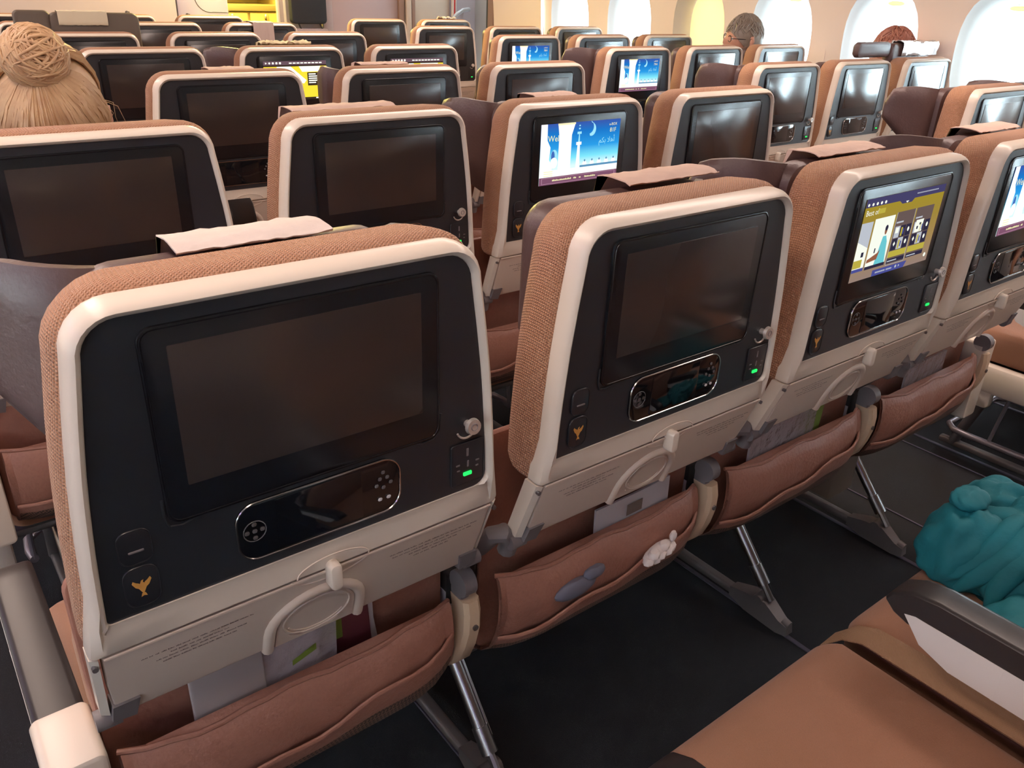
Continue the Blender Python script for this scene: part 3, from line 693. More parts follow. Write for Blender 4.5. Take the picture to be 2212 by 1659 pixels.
# the shade lets daylight glow through it
_nt = SHADE.node_tree; _tr = _nt.nodes.new('ShaderNodeBsdfTranslucent'); _tr.inputs[0].default_value = (1, .78, .45, 1); _mx = _nt.nodes.new('ShaderNodeMixShader'); _mx.inputs[0].default_value = .35
_nt.links.new(_nt.nodes['Principled BSDF'].outputs[0], _mx.inputs[1]); _nt.links.new(_tr.outputs[0], _mx.inputs[2]); _nt.links.new(_mx.outputs[0], _nt.nodes['Material Output'].inputs[0])
wi = 0
def windows(x, sgn, wins, info, closed=()):
    global wi
    lean, zc, rz, ry, n = info
    for q, c in enumerate(wins):
        wi += 1; rr = []
        for dx, fy, fz, dz in ((0, 1, 1, 0), (.012, .97, .975, 0), (.03, .90, .92, 0), (.06, .80, .84, 0), (.10, .745, .80, 0), (.13, .735, .79, 0)):
            ring = []
            for k in range(n):
                t = 6.2832*k/n; cx, cz = math.cos(t), math.sin(t); e = (abs(cx)**2.6+abs(cz)**2.6)**(-1/2.6)
                z = zc+cz*e*rz*fz; ring.append((lean(z)+sgn*dx, c+cx*e*ry*fy, z))
            rr.append(ring)
        m = M(); m.loft(rr, False, False); f = S('window_%d' % wi, m, REVEAL)
        last = rr[-1]; p = M(); p.loft([[(a-sgn*.012, b, z) for a, b, z in last], [(a-sgn*.008, b, z) for a, b, z in last]]); po = p.obj('window_pane', PANE, f)
        if q in closed:
            s = M(); s.loft([[(a-sgn*.030, b, z) for a, b, z in last], [(a-sgn*.026, b, z) for a, b, z in last]]); s.obj('window_shade', SHADE, f)
        else:                          # tab of the raised shade at the top
            s = M(); s.ball((last[n//4][0]-sgn*.02, c, zc+rz*.79-.012), .006, .045, .012, 12, 6); s.obj('shade_tab', SHADE, f)
        L = bpy.data.lights.new('sky_portal', 'AREA'); L.shape = 'ELLIPSE'; L.size = rz*2*.82; L.size_y = ry*2*.76
        lo = bpy.data.objects.new('sky_portal', L); C.objects.link(lo); lo.location = (last[0][0]+sgn*.03, c, zc)
        lo.rotation_euler = (0, R(90)*sgn, 0)
        L.cycles.is_portal = True
WR_ = [1.12+.5755*k for k in range(-10, 6)]
inf = side_wall('wall_right', XR, 1, WR_, YC0, 4.90); windows(XR, 1, WR_, inf, closed=(0, 1, 2, 3, 13))  # rearmost shades, out of view, are added to cut light on the seat backs
WL_ = [.35+.5755*k for k in range(-8, 9)]
inf = side_wall('wall_left', XL, -1, WL_, YC0, YC1); windows(XL, -1, WL_, inf, closed=(0, 1, 3, 9, 11, 12, 14))
# raised seams between wall panels
for y in (4.28, 3.14, 1.98):
    m = M(); m.rbox(XR-.004, XR+.01, y-.004, y+.004, .3, 1.25, .002); o = S('trim_%d' % (10+int(y)), m, WALL)
# ------------------------------------------------------------------ far wall: bulkhead panels, galley doorway, door zone
def panel(name, x0, x1, y, z0, z1, mt, th=.03, r=.004): m = M(); m.rbox(x0, x1, y, y+th, z0, z1, r, .002); return S(name, m, mt)
panel('wall_front', XL, 1.075, 5.40, 0, 2.2, BULK)
m = M(); m.rbox(1.082, 1.425, 5.40, 5.46, 0, 2.2, .03, .012)
pts = [(1.30+.10*math.cos(R(a)), 5.399, 1.20+.10*math.sin(R(a))) for a in range(180, 281, 10)]+[(1.425, 5.399, 1.10)]
S('wall_front_corner', m, mat('bulkhead_white', (.66, .62, .66), .5))
m = M(); m.tube(pts, .0022, 5); S('trim_20', m, SEAM)
m = M(); m.rbox(1.0755, 1.0815, 5.405, 5.42, 0, 2.2, .002); S('trim_21', m, SEAM)
for i, (x, z) in enumerate(((.438, 1.09), (.76, 1.095), (1.14, 1.085))):
    m = M(); m.tube([(x, 5.39, z), (x, 5.401, z)], .010, 10); m.rbox(x-.004, x+.014, 5.38, 5.392, z-.006, z+.006, .003)
    tag(m.obj('wall_fastener', GREYD), ('small wall stud above the raised headrest', 'small wall stud between the raised headrest and the wall seam', 'small wall stud right of the wall seam')[i], 'fastener', 'studs on the white far wall')
DOORW = mat('door_frame_white', (.72, .66, .56), .4)
for i, (a, b, mt_, yy) in enumerate(((1.775, 1.79, DOORW, 5.40), (1.79, 1.822, BULKG, 5.41), (1.822, 1.84, DOORW, 5.40), (2.125, 2.20, BULKG, 5.40), (2.755, 2.80, BROWN, 5.38), (2.815, 2.86, BEIGE, 5.37), (2.87, 2.90, BROWN, 5.38), (3.25, 3.262, mat('red_strip', (.5, .02, .02), .4), 5.355))):
    panel('trim_%d' % (30+i), a, b, yy, 0, 2.2, mt_)
panel('wall_front_centre', 1.84, 2.125, 5.43, 0, 2.2, BULKG); panel('wall_front_grey', 2.20, 2.76, 5.41, 0, 2.2, mat('bulkhead_mauve', (.46, .38, .40), .6)); panel('wall_front_beige', 2.76, 3.24, 5.41, 0, 2.2, BEIGE)
panel('trim_40', 3.235, 3.275, 5.36, 0, 2.2, DOORW, .02); panel('wall_front_end', 3.24, 3.62, 5.42, 0, 2.2, BULKG)
m = M(); m.rbox(XR+.20, XR+.24, 4.9, 5.45, 0, 2.2, .01); S('door_1', m, mat('door_grey', (.42, .42, .40), .5))
m = M(); m.rbox(XR-.03, XR+.22, 4.86, 4.93, 0, 2.2, .012); S('trim_41', m, BROWN)
m = M(); m.rbox(XR-.02, XR+.02, 4.935, 4.96, 0, 2.2, .006); S('trim_42', m, mat('green_seal', (.05, .055, .05), .6))
# grab handle of the door
m = M(); m.tube([(3.10, 5.30, .96), (3.16, 5.30, 1.04), (3.24, 5.30, 1.115), (3.30, 5.30, 1.145), (3.36, 5.31, 1.15), (3.37, 5.42, 1.14)], .016, 10); m.tube([(3.10, 5.30, .96), (3.09, 5.42, .93)], .014, 10)
tag(m.obj('grab_handle', mat('handle_grey', (.42, .44, .46), .3)), 'curved pale grey grab handle beside the far door', 'handle')
# galley behind the doorway
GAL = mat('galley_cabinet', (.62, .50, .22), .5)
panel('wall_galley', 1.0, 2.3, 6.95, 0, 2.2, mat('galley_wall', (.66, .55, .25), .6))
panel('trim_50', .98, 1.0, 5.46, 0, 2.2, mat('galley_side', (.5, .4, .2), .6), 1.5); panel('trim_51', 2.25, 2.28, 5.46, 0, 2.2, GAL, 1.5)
g = empty('galley_cabinet', (1.9, 6.6, 0)); tag(g, 'yellow-lit galley cabinet seen through the far doorway', 'cabinet')
def gp(name, a, b, c, d, z0, z1, mt_): q = M(); q.rbox(a-1.9, b-1.9, c-6.6, d-6.6, z0, z1, .008); return q.obj(name, mt_, g)
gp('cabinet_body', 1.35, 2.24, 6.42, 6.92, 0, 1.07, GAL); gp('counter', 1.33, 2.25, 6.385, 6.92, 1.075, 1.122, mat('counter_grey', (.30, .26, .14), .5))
gp('upper_cabinet', 1.35, 2.24, 6.55, 6.92, 1.30, 2.1, GAL)
for k in range(3): d_ = gp('cabinet_door', 1.40+.28*k, 1.66+.28*k, 6.395, 6.419, .30, 1.062, GAL); q = M(); q.ball((1.53-1.9+.14*k*2, 6.38-6.6, 1.030), .022, .012, .026); q.obj('door_latch', CHROME, d_)
# crew seat folded by the doorway
t = empty('crew_seat', (1.98, 5.38, 0)); tag(t, 'dark folded crew seat panel against the far wall, right of the yellow doorway', 'seat')
m = M(); m.rbox(-.135, .140, -.06, .0, 1.035, 1.75, .03, .015); m.obj('crew_backrest', mat('crew_fabric', (.016, .018, .022), .8), t)
m = M(); m.rbox(-.15, .15, -.045, .01, .50, 1.005, .02); m.rbox(-.06, .06, -.03, .01, 0, .51, .01); m.obj('crew_seat_base', BULKG, t)
for s in (-.075, .09): m = M(); m.tube([(s, -.03, 1.04), (s+.02, -.03, .995)], .007, 8); m.obj('crew_strap', BLK, t)

# ------------------------------------------------------------------ cloths
def cloth(name, label, x0, x1, y0, y1, z, mt_, drop_f=.05, drop_b=.0, seed=0, amp=.004, cat='cloth', skew=0):
    """thin cloth lying over the top of a headrest; drops towards the front (+y) and optionally the back"""
    rnd = random.Random(seed); ph = [rnd.random()*6 for _ in range(6)]
    prof = []
    for k in range(5): prof.append((y0, z-drop_b*(1-k/4)) if drop_b else (y0+.001*k, z-.0008))
    for k in range(1, 7): prof.append((y0+(y1-y0)*k/6, z+.0035*math.sin(k/6*3.14)))
    for k in range(1, 5): prof.append((y1+.003*k, z-drop_f*k/4))
    top = []; nx = 18; rings = []
    for i in range(nx+1):
        u = i/nx; x = x0+(x1-x0)*u; ring = []
        for j, (y, zz) in enumerate(prof):
            w = amp*(math.sin(u*17+ph[0]+j*.6)+.7*math.sin(u*31+ph[1]-j*.9)+.5*math.sin(u*7+ph[2]+j))
            ring.append((x+skew*j*.002+.3*w, y-(abs(w) if j < 4 and drop_b else 0), zz+abs(w)))
        rings.append([(a, b, c+.0015) for a, b, c in ring]+[(a, b+.001, c) for a, b, c in reversed(ring)])
    m = M(); m.loft(rings); o = m.obj(name, mt_, None, 60); tag(o, label, cat, 'cloths on the headrests'); return o
def hx(col): return (col-2)*D
cloth('headrest_cloth', 'crumpled pale cloth along the top of the nearest left headrest', -.578, -.425, .098, .160, 1.1105, CLOTHW, seed=1, amp=.0011)
cloth('headrest_cloth', 'tan cloth on top of the large seat right of the nearest one', -.010, .165, .098, .160, 1.1105, CLOTH, seed=2, amp=.0011)
cloth('headrest_cloth', 'folded tan cloth on the seat with the gold shopping screen', .41, .60, .098, .160, 1.1105, CLOTH, seed=3, amp=.0011)
cloth('headrest_cloth', 'small cloth corner on the headrest at the right edge, beside the shopping screen seat', .95, 1.12, .098, .16, 1.1105, CLOTH, seed=4, amp=.0011)
cloth('headrest_cloth', 'thin cloth edge on the second-row dark seat left of the 81F seat', -.13, .09, .098+PR, .165+PR, 1.1105, CLOTH, seed=5, amp=.0011)
cloth('headrest_cloth', 'pale cloth sliver on the 81F seat top', .45, .58, .098+PR, .165+PR, 1.1105, CLOTH, seed=6, amp=.0011)
cloth('headrest_cloth', 'cloth corner sticking up on the third-row seat right of the blonde bun', -.02, .10, .098+2*PR, .165+2*PR, 1.1105, CLOTH, seed=7, amp=.0011)
cloth('headrest_cloth', 'slanted cloth on the seat with the bright yellow screen', .43, .62, .104+3*PR, .16+3*PR, 1.116, mat('cloth_yellowish', (.68, .58, .36), .8), seed=8, amp=.005)
cloth('headrest_cloth', 'cloth along the third-row seat with brown headrest wing', .42, .58, .104+2*PR, .165+2*PR, 1.113, CLOTH, seed=9, amp=.0012)
cloth('headrest_cloth', 'pale cloth hanging down the back of a far seat below the galley doorway', .955, 1.065, -.012+5*PR, .12+5*PR, 1.117, mat('cloth_grey', (.52, .42, .38), .8), drop_b=.13, seed=10, amp=.001)
cloth('headrest_cloth', 'small white cloth peak on a far seat near the grab handle', 2.50, 2.60, 4.30+.07, 4.30+.15, 1.118, CLOTHW, seed=11, amp=.006)
cloth('headrest_cloth', 'cream cloth pinned on the back of the raised far headrest', -.066, .112, 4*PR+.112, 4*PR+.145, 1.184, mat('cloth_cream', (.66, .60, .44), .8), drop_b=.048, seed=12, amp=.001)
cloth('headrest_cover', 'plastic cover with painted-in silvery reflection over the raised headrest of the red-haired person', 2.935, 3.235, 1.26+.108, 1.26+.165, 1.170, mat('plastic_cover_glare', (.75, .75, .76), .25, metal=.6), drop_b=.055, seed=13, amp=.003, cat='cover')  # silver metal colour stands in for light reflected off a plastic cover
# ------------------------------------------------------------------ things in the pockets
PLAST = mat('clear_plastic', (.75, .68, .72), .12, alpha=.45, spec=.8, bump=('noise', 45, .01, None)); PAPER = mat('white_paper', (.62, .56, .56), .6)
MAROON = mat('maroon_cover', (.10, .02, .025), .35); LEAFG = mat('green_print', (.16, .22, .03), .5)
def sheet(m, cx, y, z0, z1, w, tilt=0, th=.003, mi=0, lean=.0, bend=0):
    ct, st = math.cos(R(tilt)), math.sin(R(tilt)); rings = []
    for k in range(7):
        u = -w/2+w*k/6; b = bend*math.sin(k/6*3.14)
        col = [(cx+u*ct-(z-z0)*st, y+b+lean*(z-z0), z0+(z-z0)*ct+u*st) for z in (z0, (z0+z1)/2, z1)]
        rings.append(col+[(a, c+th, d) for a, c, d in reversed(col)])
    return m.loft(rings, mi=mi)
YP = .0905
t = empty('plastic_packet', (-D, YP, .50)); tag(t, 'clear plastic packet with white paper in the pocket of the nearest left seat', 'packet')
m = M(); sheet(m, -.040, .012, .0, .172, .175, -2, .006, bend=-.004); m.obj('packet_film', PLAST, t)
m = M(); sheet(m, -.005, .0135, .0, .168, .055, -3, .002, bend=0); m.obj('packet_paper', PAPER, t)
m = M(); m.add([(-.010+x, .0085, .118+z) for x, z in ((0, -.036), (.032, -.026), (.032, -.016), (0, -.028))], [(0, 1, 2, 3)]); m.obj('green_mark', LEAFG, t)
t = empty('magazine', (-D+.075, YP+.012, .49)); tag(t, 'magazine with fanned pages and maroon and green cover beside the plastic packet', 'magazine')
m = M(); sheet(m, -.01, .010, 0, .185, .085, 3, .003); m.obj('magazine_cover', MAROON, t)
m = M()
for k in range(6): sheet(m, -.005+.002*k, .0125+.0009*k, .02, .190+.002*k, .082, 1+1.3*k, .0008, bend=0)
m.obj('magazine_pages', PAPER, t)
m = M(); m.add([(x, .0085, z) for x, z in ((-.05, .09), (-.012, .09), (-.012, .182), (-.05, .18))], [(0, 1, 2, 3)]); m.obj('green_panel', LEAFG, t)
m = M(); m.rbox(-D-.13, -D-.045, YP+.004, YP+.012, .50, .655, .004); tag(m.obj('paper_card', mat('grey_card', (.42, .37, .36), .5)), 'greyish card at the left of the plastic packet in the nearest pocket', 'card')
t = empty('safety_card', (.045, YP, .50)); tag(t, 'white printed card standing in the pocket under the second large seat', 'card')
m = M(); sheet(m, .022, .003, .0, .118, .165, 2, .004, bend=-.002); m.obj('card_sheet', mat('card_white', (.58, .55, .57), .5), t)
m = M(); m.add([(.0+x, -.001, .082+z) for x, z in ((0, 0), (.035, .001), (.035, .022), (0, .021))], [(0, 1, 2, 3)]); m.obj('card_picture', mat('card_dark', (.15, .11, .09), .6), t)
m = M(); m.ball((.082, .040, .566), .032, .012, .013, 14, 8)
for k in range(7): m.ball((.060+.008*k, .036-.002*(k % 2), .566+.008*math.sin(k*2.)), .011, .010, .009, 8, 5)
m.ball((.112, .036, .580), .007, .006, .010, 8, 5)
for i, p in enumerate(m.v): m.v[i] = (p[0], p[1]+.008, p[2]-.045+(p[0]-.08)*.25)
tag(m.obj('crumpled_tissue', mat('tissue', (.80, .74, .70), .9)), 'crumpled white tissue tucked in the net pocket of the second large seat', 'tissue')
m = M(); m.ball((-.085, .058, .522), .042, .010, .017, 14, 8); m.ball((-.05, .056, .538), .022, .009, .012, 12, 6)
tag(m.obj('grey_pouch', mat('grey_pouch', (.13, .13, .17), .6)), 'dark grey pouch poking from the lower net pocket of the second large seat', 'pouch')
t = empty('plastic_packet', (D, YP, .50)); tag(t, 'grey clear packet with green leaflet in the pocket of the shopping screen seat', 'packet')
m = M(); sheet(m, -.04, .004, .0, .13, .20, 1, .005); m.obj('packet_film', PLAST, t)
m = M(); sheet(m, .05, .008, .0, .145, .06, -4, .003); m.obj('leaflet', LEAFG, t)
m = M(); sheet(m, 2*D-.02, YP+.004, .50, .622, .17, 1, .005); tag(m.obj('plastic_packet', PLAST), 'clear packet in the pocket of the seat at the right edge', 'packet')

# ------------------------------------------------------------------ own row: belt and blanket
m = M(); rings = []
for k in range(15):
    u = k/14; x = .252+.012*math.sin(u*3); y = -.178-.42*u; z = .4665-.004*math.sin(u*3.1)-(.05*(1-u/.10) if u < .10 else 0); tw = .15+.35*math.sin(u*4)
    rings.append([(x-.020, y, z-tw*.008), (x+.022, y, z+tw*.014), (x+.022, y, z+tw*.014-.002), (x-.020, y, z-tw*.008-.002)])
m.loft(rings); tag(m.obj('seat_belt', mat('belt_webbing', (.33, .19, .105), .8, bump=('weave', 160, .0004, .8))), 'tan seat belt strap lying in the gap between the two nearest cushions', 'belt')
def blob(m, c, rx, ry, rz, seed, nf=5, amp=.14, n=44, k=28, flat=None, mi=0, dirn=(1, .3)):
    rnd = random.Random(seed); wv = [(rnd.uniform(-1, 1), rnd.uniform(-1, 1), rnd.uniform(-1, 1), rnd.random()*6.28, rnd.uniform(3, 9)) for _ in range(nf)]
    rings = []
    for j in range(1, k):
        a = math.pi*j/k; ring = []
        for i in range(n):
            t = 6.2832*i/n; v = Vector((math.sin(a)*math.cos(t), math.sin(a)*math.sin(t), math.cos(a)))
            d = 1
            for (p, q, r_, ph, fr) in wv: d += amp*(abs(math.sin((v.x*p+v.y*q+v.z*r_)*fr*.8+ph))**.8-.6)*.8
            z = c[2]+rz*v.z*d
            if flat is not None: z = max(z, flat)
            ring.append((c[0]+rx*v.x*d, c[1]+ry*v.y*d, z))
        rings.append(ring)
    m.loft(rings, mi=mi)
m = M(); blob(m, (.60, -.33, .495), .125, .13, .098, 3, 6, .11, 64, 40, flat=.4655); blob(m, (.535, -.235, .50), .072, .070, .085, 5, 5, .10, 48, 30, flat=.4655)
blob(m, (.44, -.41, .48), .125, .085, .045, 8, 5, .12, 48, 30, flat=.4655); blob(m, (.655, -.23, .51), .07, .07, .075, 9, 5, .12, 48, 30, flat=.4655); blob(m, (.552, -.215, .588), .036, .028, .016, 12, 4, .14, 32, 20)
for k in range(7):                                     # folds running down the heap
    a = R(150+24*k); P_ = []
    for q in range(9):
        u = q/8; rr_ = .03+.125*u; P_.append((.60+rr_*math.cos(a+.25*math.sin(u*3+k)), -.31+rr_*.95*math.sin(a+.25*math.sin(u*3+k)), .592-.110*u**1.7))
    m.tube(P_, [.006, .014, .018, .020, .021, .020, .018, .014, .006], 12, flat=.7)
tag(m.obj('blanket', mat('teal_fleece', (.004, .17, .21), .75, bump=('noise', 26, .004, .8)), None, 80), 'crumpled teal blanket heaped on the nearest-row cushion at the right', 'blanket')

# ------------------------------------------------------------------ people
SKIN = mat('skin', (.56, .29, .20), .55)
def tube_body(root, pts, edges, name, mt_):
    """one continuous skinned body from joints with radii"""
    me = bpy.data.meshes.new(name); me.from_pydata([p[:3] for p in pts], edges, []); me.materials.append(mt_)
    o = bpy.data.objects.new(name, me); C.objects.link(o); o.parent = root
    md = o.modifiers.new('skin', 'SKIN'); sl = me.skin_vertices[0].data
    for i, p in enumerate(pts):
        r_ = p[3]; sl[i].radius = r_ if isinstance(r_, tuple) else (r_, r_)
    sl[0].use_root = True
    md.use_smooth_shade = True; o.modifiers.new('sub', 'SUBSURF').levels = 2; o.modifiers['sub'].render_levels = 2
    return o
def head_mesh(m, c, yaw, s=1.0, tilt=0, pitch=0):
    """head with brow, nose, mouth, chin, ears; face towards +y before rotation"""
    rings = []; n = 28; k = 22
    M3 = Matrix.Rotation(yaw, 3, 'Z') @ Matrix.Rotation(tilt, 3, 'Y') @ Matrix.Rotation(pitch, 3, 'X')
    T = lambda x, y, z: tuple(Vector(c)+M3@Vector((x*s, y*s, z*s)))
    for j in range(1, k):
        a = math.pi*j/k; z = .118*math.cos(a); ring = []
        jaw = max(0, -z/.118)
        for i in range(n):
            t = 6.2832*i/n; x = .076*math.sin(a)*math.cos(t)*(1-.28*jaw); y = .096*math.sin(a)*math.sin(t)
            if y < 0: y *= 1.0-.25*jaw
            fx = math.exp(-(x/.013)**2)
            if y > 0:
                y += .020*fx*math.exp(-((z+.012)/.020)**2)+.006*fx*math.exp(-((z-.01)/.03)**2)      # nose
                y += .006*math.exp(-((z-.030)/.010)**2)*math.exp(-(x/.04)**2)                        # brow
                y -= .009*math.exp(-((z-.010)/.012)**2)*(math.exp(-((abs(x)-.031)/.015)**2))          # eye sockets
                y += .006*math.exp(-(x/.022)**2)*(math.exp(-((z+.050)/.006)**2)+math.exp(-((z+.062)/.006)**2))-.004*math.exp(-(x/.022)**2)*math.exp(-((z+.056)/.003)**2)
                y += .010*math.exp(-(x/.025)**2)*math.exp(-((z+.092)/.018)**2)
            ring.append(T(x, y, z))
        rings.append(ring)
    m.loft(rings)
    for sd in (-1, 1):
        m.tube([T(sd*.074, -.004, .020), T(sd*.086, -.014, .026), T(sd*.088, -.020, .008), T(sd*.084, -.012, -.018), T(sd*.074, -.002, -.022)], [.008*s, .009*s, .008*s, .008*s, .006*s], 8)
        m.ball(T(sd*.078, -.008, .002), .008*s, .012*s, .020*s, 8, 6)
    return T
def face_bits(root, T, s, col):
    for sd in (-1, 1):
        m = M(); m.ball(T(sd*.031, .074, .010), .011*s, .011*s, .009*s, 12, 8); e = m.obj('eye', mat('eye_white', (.75, .7, .66), .3), root)
        q = M(); q.ball(T(sd*.031, .083, .010), .005*s, .004*s, .005*s, 10, 6); q.obj('iris', mat('iris', (.05, .03, .02), .2), e)
    m = M(); m.tube([T(-.022, .088, -.056), T(-.01, .0955, -.0545), T(0, .097, -.056), T(.01, .0955, -.0545), T(.022, .088, -.056)], [.001, .004*s, .0035*s, .004*s, .001], 8); m.obj('mouth', mat('lips', (.42, .14, .12), .5), root)
def seated(label, x, y, head, yaw, tilt, hairf, shirt, trousers, s=.95, pitch=0, glasses=False):
    """person seated on the cushion of the seat at x, y (seat origin); head = (x,y,z) of the head centre"""
    root = empty('person', (x, y, 0)); tag(root, label, 'person')
    hc = (head[0]-x, head[1]-y, head[2])
    m = M(); T = head_mesh(m, hc, yaw, s, tilt, pitch)
    neck = (hc[0]*.8, hc[1]*.7+.08, hc[2]-.16)
    sh = (hc[0]*.55, neck[1]-.01, min(hc[2]-.20, .93))
    pts = [(0, .325, .578, (.115, .105)), (sh[0]*.5, .315, .72, (.115, .10)), (sh[0], max(sh[1], .275), sh[2]-.03, (.11, .085)), (neck[0], neck[1]+.0, sh[2]+.05, .055), (hc[0], hc[1]-.01, hc[2]-.075, .048)]
    edges = [(0, 1), (1, 2), (2, 3), (3, 4)]
    for sd in (-1, 1):
        b = len(pts)
        pts += [(sd*.085, .36, .555, .080), (sd*.09, .66, .552, .066), (sd*.09, .70, .30, .052), (sd*.09, .70, .085, .038), (sd*.095, .79, .045, .034)]
        edges += [(0, b), (b, b+1), (b+1, b+2), (b+2, b+3), (b+3, b+4)]
        c_ = len(pts)
        pts += [(sh[0]*(1 if sd < 0 else .6)+sd*.150, max(sh[1], .275), sh[2]-.03, .054), (sd*.18, .35, .72, .043), (sd*.12, .50, .655, .034), (sd*.085, .56, .64, .024)]
        edges += [(2, c_), (c_, c_+1), (c_+1, c_+2), (c_+2, c_+3)]
        h_ = c_+3
    body = tube_body(root, pts, edges, 'body', shirt)
    m.obj('head', SKIN, root, 60)
    for sd in (-1, 1):                                     # hands resting on the lap, five fingers each
        q = M(); q.ball((sd*.078, .590, .637), .040, .046, .016, 12, 8)
        for f in range(4):
            fx = sd*(.050+.018*f); L_ = (.060, .068, .064, .050)[f]
            q.tube([(fx, .620, .640), (fx, .620+L_*.5, .641), (fx, .620+L_*.85, .630), (fx, .620+L_, .618)], [.0095, .009, .008, .006], 8)
        q.tube([(sd*.046, .575, .640), (sd*.022, .600, .642), (sd*.012, .625, .636)], [.012, .010, .007], 8); q.obj('hand', SKIN, root)
    face_bits(root, T, s, None)
    hairf(root, T, s)
    if glasses:
        g_ = M()
        for sd in (-1, 1): g_.tube([T(sd*.032+.022*math.cos(t), .094, .010+.016*math.sin(t)) for t in [R(20*k) for k in range(18)]], .0018, 5, closed=True); g_.tube([T(sd*.054, .092, .014), T(sd*.080, .04, .016), T(sd*.082, -.01, .014)], .0018, 5)
        g_.tube([T(-.010, .096, .014), T(.010, .096, .014)], .0018, 5); g_.obj('glasses', BLK, root)
    return root
def hair_mat(name, a, b, rough=.45):
    m = mat(name, a, rough); nt = m.node_tree; N = nt.nodes.new
    oi = N('ShaderNodeTexCoord'); n = N('ShaderNodeTexNoise'); n.inputs['Scale'].default_value = 38; n.inputs['Detail'].default_value = 3
    cr = N('ShaderNodeMix'); cr.data_type = 'RGBA'; cr.inputs[6].default_value = (*a, 1); cr.inputs[7].default_value = (*b, 1)
    nt.links.new(oi.outputs['Object'], n.inputs['Vector']); nt.links.new(n.outputs['Fac'], cr.inputs['Factor']); nt.links.new(cr.outputs[2], nt.nodes['Principled BSDF'].inputs['Base Color']); return m
def short_hair(mt_, low=.02, seed=1, part=0):
    def f(root, T, s):
        rnd = random.Random(seed); m = M(); rings = []
        n, k = 30, 14
        for j in range(1, k):
            a = R(118)*j/k; ring = []
            for i in range(n):
                t = 6.2832*i/n; fr = max(0, math.sin(t)); aa = a*(1-.42*fr*(a/R(118)))
                r_ = 1.09+.015*math.sin(t*9+a*5)
                ring.append(T(.078*r_*math.sin(aa)*math.cos(t), .098*r_*math.sin(aa)*math.sin(t)-.002, .120*r_*math.cos(aa)))
            rings.append(ring)
        m.loft(rings)
        for q in range(260):                               # strands lying on the cap
            t = rnd.uniform(0, 6.28); a0 = rnd.uniform(0, .9); L_ = rnd.uniform(.35, .7); fr = max(0, math.sin(t)); P_ = []
            for u in range(5):
                a = (a0+L_*u/4*1.0); a = min(a, R(118)*(1-.42*fr)+.06); tt = t+.18*math.sin(u+q); r_ = 1.10+.022*math.sin(u/4*3.1)+rnd.uniform(0, .015)
                P_.append(T(.078*r_*math.sin(a)*math.cos(tt), .098*r_*math.sin(a)*math.sin(tt)-.002, .120*r_*math.cos(a)))
            m.tube(P_, [.0010, .0030, .0034, .0026, .0006], 4)
        m.obj('hair', mt_, root, 80)
    return f
def bun_hair(mt_):
    def f(root, T, s):
        rnd = random.Random(4); m = M(); rings = []; n, k = 30, 18
        for j in range(1, k):
            a = R(150)*j/k; ring = []
            for i in range(n):
                t = 6.2832*i/n; fr = max(0, math.sin(t)); aa = a*(1-.50*fr*(a/R(150))); r_ = 1.10
                ring.append(T(.079*r_*math.sin(aa)*math.cos(t), .100*r_*math.sin(aa)*math.sin(t)-.004, .121*r_*math.cos(aa)))
            rings.append(ring)
        m.loft(rings)
        apex = (-.018, -.070, .088)                        # strands drawn up from the nape and temples to the bun
        for q in range(420):
            t = rnd.uniform(R(150), R(390)) if q % 4 else rnd.uniform(0, 6.28); a1 = rnd.uniform(R(95), R(138)) if math.sin(t) < .2 else rnd.uniform(R(50), R(72)); P_ = []
            lift = rnd.uniform(0, .05); sw = rnd.uniform(-.25, .25)
            for u in range(8):
                w = u/7; x = .079*math.sin(a1)*math.cos(t+sw*(1-w)); y = .100*math.sin(a1)*math.sin(t+sw*(1-w)); z = .121*math.cos(a1)
                px, py, pz = x*(1-w)+apex[0]*w, y*(1-w)+apex[1]*w, z*(1-w)+apex[2]*w
                L_ = math.sqrt((px/.079)**2+(py/.100)**2+(pz/.121)**2); k2 = (1.11+lift*math.sin(w*3.14)+.05*w)/max(L_, .2)
                P_.append(T(px*k2, py*k2-.004, pz*k2))
            r0 = rnd.uniform(.0016, .0034); m.tube(P_, [r0*.5, r0, r0*1.3, r0*1.4, r0*1.3, r0*1.2, r0, r0*.6], 4)
        for q in range(9):                                # loose strands at the right
            x0 = rnd.uniform(.05, .08); z0 = rnd.uniform(-.04, .06)
            P_ = [T(x0, -.05, z0), T(x0+.02+rnd.random()*.02, -.055, z0-.01), T(x0+.03+rnd.random()*.02, -.05, z0-.035), T(x0+.02+rnd.random()*.03, -.045, z0-.06)]
            m.tube(P_, [.0006, .0005, .0004, .0002], 4)
        m.obj('hair', mt_, root, 80)
        b = M(); c = Vector((-.018, -.078, .112))
        b.ball(T(*c), .046*s, .040*s, .046*s, 18, 12)
        A0 = Vector((.35, -1, .55)).normalized()
        for q in range(330):
            ax = (A0+Vector((rnd.gauss(0, .16), rnd.gauss(0, .16), rnd.gauss(0, .16)))).normalized() if q % 5 else Vector((rnd.gauss(0, .5), rnd.gauss(0, .5), rnd.gauss(0, 1))).normalized()
            u = ax.orthogonal().normalized(); w = ax.cross(u); ph = rnd.uniform(0, 6.28); h0 = rnd.uniform(-.85, .9); rr_ = .049*math.sqrt(1-h0*h0)+rnd.uniform(-.001, .003); off = ax*h0*.046; P_ = []
            for k_ in range(9):
                th = ph+k_*.40; v = u*math.cos(th)+w*math.sin(th); P_.append(T(*(c+off*(1+.08*math.sin(k_))+v*rr_)))
            r0 = rnd.uniform(.0014, .0030); b.tube(P_, [r0*.3, r0*.8]+[r0]*5+[r0*.8, r0*.3], 5)
        b.obj('hair_bun', mt_, root, 80)
    return f
BLOND = hair_mat('blond_hair', (.66, .45, .25), (.34, .17, .08))
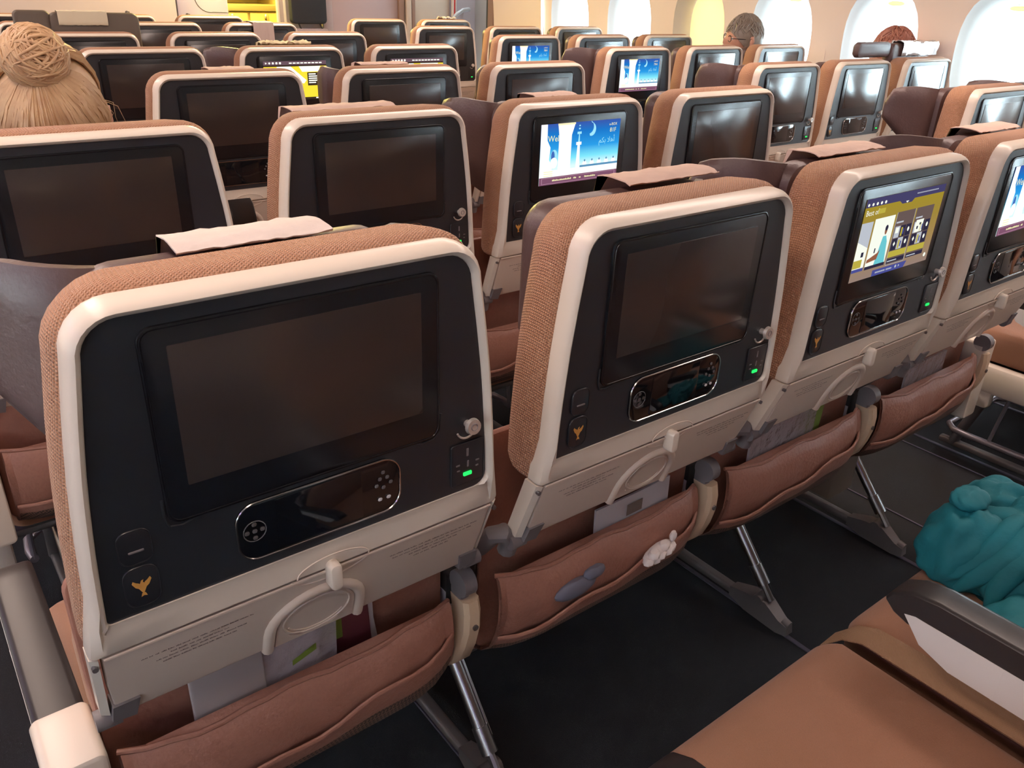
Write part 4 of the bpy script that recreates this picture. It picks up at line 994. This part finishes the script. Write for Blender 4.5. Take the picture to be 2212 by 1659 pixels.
seated('blonde woman with a loose bun, seen from behind over the left seat back', -D, PR, (-.497, 1.055, 1.090), R(-8), R(4), bun_hair(BLOND), mat('shirt_dark', (.05, .05, .07), .8), None, s=1.0)
seated('grey-haired man with glasses by the windows, face turned left', 2.99, 2.02, (3.0, 2.28, 1.122), R(62), R(-6), short_hair(hair_mat('brown_grey_hair', (.17, .13, .095), (.32, .28, .24)), seed=2), mat('shirt_grey', (.3, .3, .32), .8), None, s=.95, glasses=True)
seated('red-haired person whose crown shows above the raised window headrest', 2.99, 1.26, (3.165, 1.54, 1.103), R(5), 0, short_hair(hair_mat('red_hair', (.46, .19, .13), (.28, .10, .07)), seed=5), mat('shirt_blue', (.06, .09, .2), .8), None, s=.95)

# ------------------------------------------------------------------ light
def area(name, loc, rot, sx, sy, col, p):
    L = bpy.data.lights.new(name, 'AREA'); L.shape = 'RECTANGLE'; L.size = sx; L.size_y = sy; L.color = col; L.energy = p
    o = bpy.data.objects.new(name, L); C.objects.link(o); o.location = loc; o.rotation_euler = rot; return o
area('ceiling_lamp', (-.9, 2.15, 2.12), (0, 0, 0), .35, 6.3, (1, .775, .655), 62)
area('ceiling_lamp', (1.45, 2.15, 2.12), (0, 0, 0), .35, 6.3, (1, .775, .675), 78)
area('mood_lamp', (-2.3, .3, 1.9), (0, R(-50), 0), .15, 8, (.60, .45, 1), 16)
area('galley_lamp', (1.62, 6.0, 2.1), (0, 0, 0), .8, .8, (1, .78, .16), 70)
area('galley_spill', (1.60, 5.45, 2.0), (R(-40), 0, R(-38)), .5, .2, (1, .84, .20), 85)
w = bpy.data.worlds.new('sky'); bpy.context.scene.world = w; w.use_nodes = True
bg = w.node_tree.nodes['Background']; bg.inputs[0].default_value = (.70, .90, 1, 1); bg.inputs[1].default_value = 30

# ------------------------------------------------------------------ camera
cam = bpy.data.cameras.new('camera'); co = bpy.data.objects.new('camera', cam); C.objects.link(co); bpy.context.scene.camera = co
cam.sensor_width = 36; cam.lens = 1755.632/2212*36; cam.clip_start = .02
RM = Matrix(((.7924817618943747, .2433054877038976, -.559262994232549), (-.6088886706953531, .36829344281374754, -.7025770610255095), (.03503203910184785, .8973084083154271, .4400117914360946)))
co.matrix_world = Matrix.Translation((-.77366, -.63340, 1.33592)) @ RM.to_4x4()
sc = bpy.context.scene; sc.view_settings.view_transform = 'Standard'; sc.view_settings.look = 'None'; sc.view_settings.exposure = 0; sc.view_settings.gamma = 1; sc.view_settings.use_curve_mapping = False
sc.cycles.max_bounces = 8; sc.cycles.sample_clamp_indirect = 6
